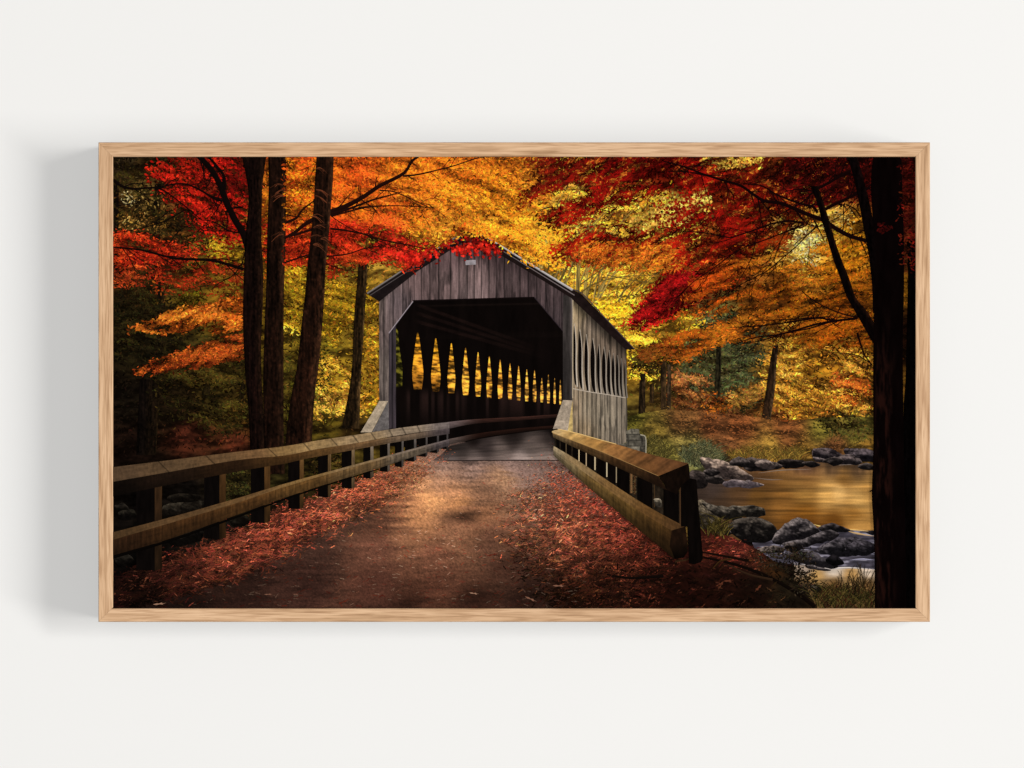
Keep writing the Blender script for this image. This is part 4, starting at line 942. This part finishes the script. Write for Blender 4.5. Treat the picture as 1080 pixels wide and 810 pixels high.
RED = Field([(350,240,'#d42c16'),(345,275,'#c83018'),(380,250,'#e0361a'),(400,262,'#e02c1a'),(430,268,'#e0301c'),(470,262,'#d82418'),(510,254,'#e22a1c'),(370,282,'#c84818'),(420,276,'#e0401c')], 9, 1.8)
foliage('foliage', [(344,236),(372,238),(385,246),(410,247),(440,258),(462,263),(445,268),(436,280),(424,278),(404,274),(370,276),(350,290),(344,285)], 2000, 2.5, RED, mapleC, 1133, ang=.18, sx=22, sy=6, lo=.5, hi=1.25, cut=.34)
foliage('foliage', [(302,262),(336,255),(334,272),(304,276)], 350, 2.4, ['#c02c14','#e0481c'], mapleC, 1134, ang=.1, cut=.36)
for k, (p, w0, w1, tw) in enumerate([
   ([(348,241),(365,243),(385,247),(400,252),(430,258),(452,262),(475,262.5)], 2.2, .8, 5), ([(344,270.5),(365,268),(385,262),(406,259)], 1.6, 1.0, 3), ([(345,224),(355,232),(372,242),(395,252),(420,262),(445,268)], 1.0, .7, 5),
   ([(300,277),(320,270),(334,266)], 1.6, 1.6, 2), ([(300,251),(312,244),(322,236),(334,230)], 2.6, 5.0, 1), ([(300,250),(316,246),(334,240)], 2.0, 3.0, 1), ([(300,235),(312,230),(318,222),(328,214),(336,211)], 3.2, .8, 2),
   ([(300,226),(310,228),(318,229)], 1.6, 1.0, 0), ([(344,278),(365,285),(380,286)], .9, .5, 3), ([(334,170),(325,190),(314,205)], .7, .4, 2)]):
    branch('branch', p, w0, w1, DKC, mapleC, tw, seed=60 + k, tl=(8, 26))
strip('trunk', [(333.8,163),(332,190),(330.8,216),(327.5,250),(324,280),(321.5,310),(317,350),(312.5,390),(306.5,420),(302,455),(300,480)], [(351.8,163),(351,190),(349,216),(346.5,250),(343.5,280),(342,310),(339.2,350),(336,385),(332,415),(329.5,450),(328,480)], tk('#190d08', '#342014', 1140, .5), mapleC, 4)
# pale dead twigs on the trunks
rbt = Ribbons(); rng = np.random.default_rng(1150)
for bx, by, sgn in [(333,178,1),(333,200,1),(331,206,1),(328,228,1),(330,240,1),(327,250,1),(300,200,-1),(298,195,-1),(299,206,-1),(299,247,-1),(338,252,1),(330,258,1)]:
    rbt = Ribbons()
    for q in range(4):
        a = rng.uniform(-.35, .7); ln = rng.uniform(7, 15)
        rbt.add([(bx, by), (bx + sgn * ln * .5, by + ln * .5 * math.sin(a) - 1.5), (bx + sgn * ln, by + ln * math.sin(a) + rng.uniform(-1, 3))], .9, .4, hexc('#6a3822') * rng.uniform(.4, 1.0), 4)
    rbt.make('dead_twig', mapleC)
# red spray hanging before the gable
foliage('foliage', [(400,262),(440,266),(470,257),(486,256),(497,248),(520,254),(530,264),(520,270),(498,262),(490,270),(476,264),(452,272),(436,281),(428,276)], 230, 3.3, ['#b81812','#e0241a','#f03420','#c81c14'], mapleC, 1160, ang=.2, spread=1.2, aspect=.95, sx=14, sy=6, lo=.6, hi=1.2, cut=.36, feather=2.2, shape=MAPLE)
foliage('foliage', [(470,242),(492,236),(506,240),(540,254),(520,252),(505,248),(486,249)], 130, 2.9, ['#e87c1c','#f49a24','#f0661c'], mapleC, 1161, ang=.25, spread=1.0, aspect=.8, cut=.3, feather=2, shape=MAPLE)
foliage('foliage', [(486,256),(497,252),(514,256),(520,262),(500,260)], 60, 2.8, ['#2c0807','#5a0c0a','#8a120e'], mapleC, 1162, spread=1.2, aspect=.9, cut=0, feather=2, shape=MAPLE)
foliage('foliage', [(482,258),(500,256),(522,260),(531,268),(524,270),(506,263),(497,271),(490,266),(478,265)], 75, 3.0, ['#d01c14','#f02c1e','#f4402a'], mapleC, 1163, spread=1.2, aspect=.9, cut=0, feather=1.2, shape=MAPLE, lo=.75, hi=1.15)

# ------------------------------------------------------------------ the dark red maple at the right
mapleR = empty('maple_tree', root); mapleR['label'] = 'crimson maple with a black trunk at the right edge'
z7 = lambda p: zc(540, 165, .2618, p)
RR = Field([(560,175,'#6a1c0c'),(600,180,'#6e120a'),(650,180,'#640c08'),(700,175,'#5c0a07'),(620,210,'#8a140c'),(590,225,'#a01a0e'),(660,200,'#7a0f0a'),(720,190,'#98140c'),(745,180,'#80120a'),(780,175,'#6a180a'),(830,180,'#4a0e07'),
            (880,180,'#3a0a06'),(900,200,'#3c0a06'),(630,255,'#8a180c'),(660,250,'#6c1208'),(690,245,'#7a200c'),(720,270,'#8e180c'),(750,240,'#7a100a'),(790,220,'#6a0f08'),(820,220,'#561006'),(780,260,'#5c0c07'),(730,300,'#86120c'),
            (700,320,'#a0140e'),(675,340,'#b8181a'),(690,300,'#84160c'),(760,290,'#8a2a0c'),(800,280,'#7a2408'),(830,250,'#6c2a0a'),(720,330,'#8a240c')], 10, 1.8)
K = dict(ang=-.42, spread=.45, sx=22, sy=6, aspect=.48)
ang2 = -.5
foliage('foliage', z7([(60,0),(1090,0),(1300,0),(1380,60),(1330,160),(1100,220),(900,180),(800,130),(640,130),(480,170),(350,215),(240,260),(130,290),(110,255),(200,200),(330,150),(270,100),(130,130),(30,200),(60,140),(140,80)]),
        8200, 2.9, RR, mapleR, 1201, lo=.28, hi=1.42, cut=.40, accent=('#a8581c', .5), feather=5, **K)
foliage('foliage', z7([(150,390),(260,330),(400,290),(560,265),(760,230),(1080,180),(1200,260),(1000,420),(860,520),(720,590),(560,680),(470,690),(520,610),(600,500),(650,430),(520,400),(400,400),(250,415)]),
        6400, 2.9, RR, mapleR, 1202, lo=.32, hi=1.62, cut=.40, accent=('#a8581c', .5), feather=5, **K)
foliage('foliage', z7([(560,560),(640,470),(760,480),(740,580),(600,650),(480,688)]), 1700, 2.8, ['#7a0c0c','#a01212','#b81a1a','#88100e'], mapleR, 1203, lo=.4, hi=1.22, cut=.3, feather=3, **K)
foliage('foliage', z7([(250,360),(420,360),(640,380),(700,440),(560,450),(300,430)]), 900, 2.7, ['#8a2c0c','#c0581a','#d87820'], mapleR, 1204, lo=.45, hi=1.3, cut=.45, feather=6, **K)
foliage('foliage', z7([(480,250),(560,190),(660,150),(780,150),(800,200),(640,260),(520,290)]), 650, 3.2, ['#c89430','#e8b844','#f0c858'], mapleR, 1205, lo=.6, hi=1.25, cut=.42, feather=5, shape=MAPLE, ang=-.4, spread=1, aspect=.8)
foliage('foliage', z7([(560,240),(640,190),(760,160),(780,210),(640,270)]), 240, 3.0, ['#6a100a','#8a160c'], mapleR, 1206, lo=.6, hi=1.3, cut=.42, feather=7, shape=MAPLE, ang=-.4, spread=1, aspect=.8)
foliage('foliage', z7([(760,10),(1000,5),(1000,25),(800,35)]), 160, 2.6, ['#c08a2c','#e0b048'], mapleR, 1207, cut=.4, ang=-.1)
# orange-brown sprays lower right
BR = Field([(740,290,'#a84010'),(760,310,'#a0440f'),(800,300,'#94480f'),(830,310,'#8a480e'),(850,300,'#a8641a'),(880,310,'#7a3c0a'),(900,300,'#8a4c0e'),(700,360,'#9a4a16'),(720,350,'#a85414'),(760,345,'#a85a16'),(800,350,'#a05814'),
            (840,345,'#8a4a10'),(880,350,'#a0500f'),(905,355,'#8a480e'),(780,330,'#b06a1c'),(690,375,'#6a3c14'),(850,325,'#96520f'),(820,270,'#a86a1c'),(890,270,'#a86410'),(880,240,'#b87c20'),(905,240,'#7a4a10')], 10, 1.8)
foliage('foliage', [(735,290),(800,262),(850,285),(921,285),(921,345),(880,340),(830,335),(780,340),(745,325),(720,330)], 4300, 2.7, BR, mapleR, 1210, ang=-.2, spread=.45, sx=26, sy=5, lo=.22, hi=1.4, cut=.50, aspect=.48)
foliage('foliage', [(672,372),(690,360),(730,350),(770,338),(830,333),(890,338),(921,342),(921,366),(880,368),(840,358),(790,356),(745,366),(725,380),(700,376),(680,382)], 2800, 2.7, BR, mapleR, 1211, ang=-.12, spread=.45, sx=28, sy=5, lo=.25, hi=1.35, cut=.46, aspect=.48, feather=3)
foliage('foliage', [(858,230),(921,225),(921,290),(862,292)], 900, 2.6, BR, mapleR, 1212, ang=-.3, lo=.4, hi=1.6, cut=.45)
foliage('foliage', [(826,168),(921,168),(921,205),(860,215),(830,205)], 1100, 2.6, ['#200605','#4a0c08','#6a120c','#3a0806'], mapleR, 1213, ang=-.4, lo=.35, hi=1.5, cut=.4)
z8 = lambda p: zc(700, 165, .247, p)
DKR = '#100505'
for k, (p, w0, w1, tw) in enumerate([
   (z8([(0,20),(60,35),(120,55),(170,75),(250,100),(330,125),(380,160),(430,190),(500,200),(560,225),(620,250),(690,275)]), 1.2, 4.6, 16),
   (z8([(20,65),(100,65),(180,80)]), .8, 1.6, 4), (z8([(350,115),(420,125),(480,160),(540,185),(600,205),(640,215),(660,240)]), 1.2, 3.0, 8),
   (z8([(690,275),(740,310),(800,340),(870,360)]), 5.0, 4.0, 4), (z8([(690,225),(740,200),(800,170),(880,130)]), 3.4, 3.0, 4),
   (z8([(650,140),(700,115),(760,80),(800,60)]), 3.2, 2.6, 4), (z8([(600,285),(540,275),(470,285),(400,310),(340,330),(280,345),(200,330),(120,320),(40,325)]), 2.2, .7, 14),
   (z8([(660,295),(620,330),(560,390),(500,440),(440,490),(380,520),(310,560),(250,600),(190,640)]), 1.4, .6, 12), (z8([(600,290),(500,330),(420,360),(320,400),(220,470),(120,540),(40,620)]), 1.6, .6, 12),
   (z8([(830,690),(740,700),(660,690),(580,700),(480,715),(380,725),(280,730)]), 2.4, .8, 8), (z8([(820,690),(720,705),(620,735),(520,755),(420,785),(340,800)]), 2.0, .7, 8),
   (z8([(590,575),(650,620),(720,655),(800,680),(880,685)]), .9, 1.6, 4), (z8([(780,205),(820,225),(845,260)]), 1.2, 1.4, 1), (z8([(770,210),(768,300),(765,400)]), .7, .6, 0),
   (z8([(640,150),(600,190),(560,215),(470,260)]), 2.0, .8, 6), (z8([(650,150),(580,140),(520,150)]), 1.6, .7, 3), (z8([(400,315),(380,420),(340,500),(300,560)]), .8, .5, 3),
   (z8([(500,360),(470,440),(420,500)]), .8, .5, 2), (z8([(370,520),(368,640)]), .6, .5, 0), (z8([(220,105),(240,140),(255,180)]), .7, .5, 2), (z8([(660,300),(760,250),(830,170)]), 1.0, .6, 3)]):
    branch('branch', p, w0, w1, DKR, mapleR, tw, seed=100 + k, tl=(10, 38), ta=.5)
z2 = lambda p: zc(640, 330, .2618, p)
for k, (p, w0, w1, tw) in enumerate([(z2([(500,135),(560,110),(620,95),(690,88),(760,70),(850,45),(930,32),(1000,25)]), .8, 2.6, 9), (z2([(1010,80),(1025,130),(1040,170),(1070,210)]), 2.2, 1.4, 3), (z2([(600,30),(700,28),(800,22),(900,15)]), .9, 1.2, 5),
                                       (z2([(1060,720),(1075,712)]), 1.2, 1.2, 2), (z2([(905,160),(960,162),(1010,172),(1060,200)]), .7, 1.2, 3)]):
    branch('branch', p, w0, w1, DKR, mapleR, tw, seed=140 + k, tl=(8, 24))
BT = '#060303'; BR_ = '#0f0706'
strip('trunk', [(855,196),(862,214),(868,236),(874,256),(880,276),(886,292),(893,312),(903,330),(912,346),(921,362)], [(863,196),(869,214),(876,236),(881,254),(888,274),(896,294),(903,314),(913,326),(921,338),(928,350)], tk(BT, '#1c0e08', 1301, .6), mapleR, 4, label='leaning black side stem')
strip('trunk', [(893,163),(900,185),(906,212),(911,240),(916,266),(920,300),(921,330)], [(904,163),(910,185),(917,212),(923,240),(931,266),(936,300),(938,330)], tk(BT, BR_, 1303, .6), mapleR, 4, label='upright black side stem')
crown('red_tree', [(950,166),(966,166),(966,290),(955,280)], 260, 2.5, ['#1c0605','#3a0a08','#5a100c','#4a1c0c'], 1305, cut=.3)
strip('trunk', [(957,255),(958,285),(957.5,320),(955.5,400),(953,450),(953,645)], [(970,250),(970,285),(970,320),(970,420),(970,645)], tk('#030202', '#040202', 1306, .6), mapleR, 3)
strip('trunk', [(921.5,163),(919,190),(920,220),(922.5,250),(924,290),(922,330),(921.2,400),(921.5,470),(919.8,520),(921,545),(922.5,580),(923,645)], [(951,163),(952,200),(953.5,250),(953.8,300),(952.5,360),(953,430),(953.6,470),(954,520),(955,560),(956,645)], 
      lambda u, v, x, y: np.clip(hexc('#070303')[None] * (.4 + 1.0 * fbm(x / 5, y / 18, 1310, 4))[:, None] + (hexc('#1e0d09')[None] * (smooth(.45, .75, fbm(x / 3, y / 22, 1313, 4)) * smooth(.0, .12, (x - 921) / 45) * smooth(.62, .3, (x - 921) / 45) * smooth(300, 420, y) * .8)[:, None]), 0, 1), mapleR, 4, label='wide black main trunk')
foliage('foliage', [(926,236),(944,238),(936,246),(924,244)], 26, 2.6, ['#3c0a08','#5a100c'], mapleR, 1316, cut=0, feather=1, lo=.7, hi=1.2)

# ------------------------------------------------------------------ railings
def woodstrip(top, dark, seed, grain=1.0, cross=0.0, grad=None):
    t = hexc(top); d = hexc(dark)
    def f(u, v, x, y):
        k = (grad(x, y) if grad else u)
        c = t[None] * (1 - k[:, None]) + d[None] * k[:, None]
        n = fbm(x / 14, v * 6 + seed, seed, 4); m = fbm(x / 1.7, y / 4, seed + 5, 3)
        st_ = fbm(x / 1.5, v * 1.2, seed + 9, 2)
        return np.clip(c * (.70 + .45 * n + .35 * (m - .5) + cross * (st_ - .5))[:, None], 0, 1)
    return f
railL = empty('wooden_railing', root); railL['label'] = 'long wooden railing on the left of the road'
lg = lambda pts: (lambda x, y, F=Field(pts, 14, 1.6): F(x, y))
def fieldstrip(F, seed, cross=.0, shade=.0, joints=()):
    def f(u, v, x, y):
        n = fbm(x / 13, v * 7, seed, 4); m = fbm(x / 1.5, y / 3, seed + 5, 3); s_ = fbm(x / 1.3, v * .8, seed + 9, 2)
        c = F(x, y) * (.72 + .40 * n + .38 * (m - .5) + cross * (s_ - .5))[:, None] * (1 - shade * v)[:, None]
        for j, sl_ in joints:
            c *= (1 - .42 * smooth(1.1, .2, np.abs(x - (j + sl_ * v))))[:, None]
        return np.clip(c, 0, 1)
    return f
# posts
POSTS = [(143.5,163,170.6,602),(215,231.3,238,569),(264.4,278.8,284.8,552),(303.8,316,320.2,537),(335.3,345.8,349,525),(360.3,370.8,374,515.5),(383,390.6,393.8,505),(400.5,408.7,411,498),(416.3,423.6,425.6,493),(427,436.6,439,487),(441.2,449,450.8,482),(452.7,460.8,462.9,478),(464,471,472.7,474)]
def rt(x): return np.interp(x, [119,200,264,300,320,373,420,474], [508,492,482,476,474,467,459,451])
PF = Field([(165,560,'#3c2818'),(235,540,'#4a3018'),(282,520,'#5a3c1e'),(318,510,'#6a4824'),(347,500,'#7a5a34'),(372,490,'#8a6c48'),(392,480,'#8a7a68'),(425,475,'#7c716a'),(470,462,'#5c5452')], 14, 1.7)
for a, b, c_, bot in POSTS:
    tp = float(rt(a)) + 1
    P_ = empty('post', railL)
    strip('post', [(a, tp), (a, bot - 1)], [(b, tp - 1), (b, bot)], lambda u, v, x, y: np.clip(hexc('#0a0706')[None] * (.5 + fbm(x / 3, y / 16, 960, 3))[:, None], 0, 1), railL)
    strip('post_side', [(b, tp - 1), (b, bot)], [(c_, tp - 2), (c_, bot - 2)], lambda u, v, x, y: np.clip(PF(x, y) * (.55 + .7 * fbm(x / 2, y / 14, 963, 3))[:, None] * (1 - .45 * u)[:, None], 0, 1), railL)
    bpy.data.objects.remove(P_)
TF = Field([(119,498,'#54402e'),(180,492,'#5c4630'),(230,484,'#664c32'),(268,480,'#745436'),(300,474,'#8c6c42'),(330,470,'#a28256'),(380,461,'#a08460'),(430,455,'#94806a'),(474,448,'#746864')], 16, 1.7)
FF = Field([(119,520,'#100b08'),(180,512,'#20150e'),(240,500,'#2c1c10'),(300,487,'#4a3119'),(340,480,'#6a4a28'),(380,473,'#7a5a3a'),(430,463,'#75604c'),(474,455,'#54494a')], 16, 1.7)
LT = Field([(119,567,'#4c3722'),(200,542,'#5c432a'),(260,523,'#6e5030'),(320,507,'#86663c'),(380,489,'#8e7350'),(430,475,'#857363'),(474,464,'#685c5a')], 16, 1.7)
LF = Field([(119,577,'#321f12'),(200,552,'#422a16'),(260,532,'#54371c'),(320,514,'#6a4a26'),(380,496,'#765a38'),(430,482,'#70604e'),(474,468,'#504646')], 16, 1.7)
strip('rail_face', [(117,508.2),(200,492.8),(264,482.4),(300,480.0),(320,476.4),(373,467.5),(420,459.8),(474,451.5)], [(117,524),(200,507),(264,495),(300,489),(320,484.5),(373,474.5),(420,466),(474,457.6)], fieldstrip(FF, 970, .25, .25), railL, 4)
strip('top_rail', [(117,493.0),(180,485.2),(250,476.5),(300,470.6),(335,464.6),(373,459),(411,452.9),(445,448.3),(474,445)], [(117,508.5),(180,497.5),(250,485.3),(300,480.4),(335,473.6),(373,467.7),(411,460.6),(445,455.4),(474,451.8)],
      fieldstrip(TF, 972, .10, .0, [(167,11),(217,9),(282.5,9),(320,7),(349,7),(372,6),(391,5),(410,4),(424,4),(440,3)]), railL, 4)
strip('lower_rail', [(117,562),(180,545.5),(250,525.5),(300,510.2),(350,496.5),(400,483),(440,472),(474,463)], [(117,570),(180,551.5),(250,530.5),(300,513.6),(350,499),(400,485),(440,474),(474,464.6)], fieldstrip(LT, 975, .05), railL, 4)
strip('rail_face', [(117,570),(180,551.5),(250,530.5),(300,513.6),(350,499),(400,485),(440,474),(474,464.6)], [(117,586.5),(180,568),(250,543),(300,525),(350,508.8),(400,493.6),(440,480.5),(474,470)], fieldstrip(LF, 977, .55, .3), railL, 4)
rbl = Ribbons(); rbl.add([(117,588.5),(180,570),(250,545),(300,526.5),(350,510),(400,494.6)], 3, 1, hexc('#070504'), 4); rbl.make('rail_shade_gap', railL)  # dark strip: shade below the lower rail, printed as colour
rl = [o for o in railL.children if o.name.startswith('rail_shade_gap')]
for o in rl: o.name = 'rail_shade_strip'

railR = empty('wooden_railing', root); railR['label'] = 'short wooden railing on the right ending in a black post'
r7 = lambda pts: zc(540, 440, .2717, pts)
DARKP = lambda seed: (lambda x, y: np.clip(hexc('#090605')[None] * (.5 + fbm(x / 3, y / 14, seed, 3))[:, None], 0, 1))
# gap between the rails: dim ground behind
piece('rail_shadow_gap', r7([(165,75),(300,125),(430,190),(600,270),(665,300),(665,430),(560,395),(420,290),(240,175),(165,120)]),
      lambda x, y: np.clip(hexc('#2a2118')[None] * (.2 + 1.2 * fbm(x / 3, y / 4, 980, 4))[:, None], 0, 1), railR)
for o in railR.children: o.name = 'rail_opening'
for k, (a, b, t0, t1) in enumerate([(172,184,72,120),(190,207,80,130),(213,230,88,150),(236,257,96,165),(264,284,106,180),(292,318,120,205),(330,365,140,225),(374,402,160,250),(408,456,180,300),(486,545,220,345),(588,648,270,420)]):
    piece('post', r7([(a, t0), (b, t0 + 8), (b, t1 + 12), (a, t1)]), DARKP(981 + k), railR, step=.6)
rbx = Ribbons()
for a, t0, t1, w0, h in [(210,90,140,.7,'#5a4a34'),(260,104,172,1.0,'#c8b088'),(288,116,190,1.0,'#a89070'),(322,130,205,1.2,'#c0ac88'),(368,160,232,1.2,'#b8a888'),(405,178,255,1.0,'#8a7a60'),(463,215,295,2.4,'#6a4c30'),(476,222,300,2.2,'#3a2415'),(656,270,415,3.0,'#46301e'),(553,262,350,1.0,'#3a2a1a')]:
    rbx = Ribbons(); rbx.add(r7([(a, t0), (a, t1)]), w0, w0, hexc(h), 2); rbx.make('post_side', railR)
x, y = scatter(r7([(458,215),(484,225),(484,300),(458,285)]), 40, np.random.default_rng(5), .5)
leaf_mesh('sunlit_weed', x, y, .9, 0.0, .8, np.array([hexc('#54452c')] * len(x)), railR)
rk = rock([(550,320),(575,318),(583,350),(560,345)], '#8a8680', '#3a3632', 726, f=.2717, o=(540, 440))
RLF = Field([(585,476,'#8a7a60'),(600,484,'#86704c'),(630,505,'#75592f'),(660,530,'#5e4522'),(690,555,'#4a3319'),(705,575,'#3a2613')], 12, 1.7)
RLT = Field([(585,471,'#a08c6c'),(610,486,'#927650'),(650,515,'#7a5a34'),(690,545,'#624424'),(715,555,'#523820')], 12, 1.7)
strip('rail_face', r7([(160,124),(205,158),(300,228),(420,315),(520,380),(622,440)]), r7([(162,150),(205,190),(300,275),(420,375),(520,460),(628,548)]), fieldstrip(RLF, 990, .45, .45), railR, 3)
strip('lower_rail', r7([(162,112),(240,158),(340,225),(450,298),(560,365),(672,425)]), r7([(160,126),(205,159),(300,229),(420,316),(520,381),(622,441)]), fieldstrip(RLT, 992, .2, 0), railR, 3)
piece('rail_end', r7([(620,440),(674,424),(684,520),(668,545),(632,550),(612,500)]), lambda x, y: np.clip(hexc('#2a190f')[None] * (.35 + .8 * fbm(x / 4, y / 9, 994, 4))[:, None] * smooth(600, 560, y)[:, None] * np.ones((len(x), 1)), 0, 1), railR, step=.7)
piece('end_post', r7([(655,215),(688,190),(691,238),(716,242),(729,400),(742,545),(735,562),(708,572),(687,567),(681,425),(656,425)]), DARKP(996), railR, step=.7)
RTF = Field([(583,455,'#b09468'),(605,458,'#a8844e'),(625,466,'#946c3a'),(650,476,'#7e5630'),(680,486,'#684426'),(705,490,'#5a3a22'),(725,489,'#4a2f1c'),(690,500,'#5a3a20')], 10, 1.7)
def rtcol(u, v, x, y):
    q = (x * .9 + y * 1.3) / 5.0; s_ = fbm(q * .9, v * .6, 998, 3); n = fbm(x / 3, y / 2, 999, 3)
    return np.clip(RTF(x, y) * (.55 + .65 * s_ + .35 * n)[:, None], 0, 1)
strip('rail_face', r7([(158,62),(230,88),(330,128),(430,170),(568,228)]), r7([(160,78),(230,112),(330,158),(430,205),(604,285)]), fieldstrip(Field([(585,460,'#7c6444'),(620,476,'#5c4226'),(660,492,'#442d19'),(700,512,'#2a1a10')], 10, 1.7), 1000, .5, .4), railR, 3)
strip('top_rail', r7([(155,55),(180,48),(240,60),(320,82),(405,105),(500,133),(560,150),(686,180)]), r7([(156,60),(180,70),(240,92),(320,124),(405,160),(480,190),(520,208),(570,229)]), rtcol, railR, 2)
piece('rail_end', r7([(570,228),(686,180),(690,238),(660,262),(640,300),(604,284)]), lambda x, y: np.clip(hexc('#130b07')[None] * (.4 + .9 * fbm(x / 3, y / 6, 1001, 3))[:, None], 0, 1), railR, step=.7)
rby = Ribbons(); rby.add(r7([(180,48),(240,60),(320,82),(405,105)]), 1.3, .8, hexc('#c8a468'), 3); rby.add(r7([(158,62),(330,127),(430,169),(568,228)]), .8, .5, hexc('#8a6a40'), 3); rby.make('rail_edge', railR)

bpy.data.objects.remove(wl)
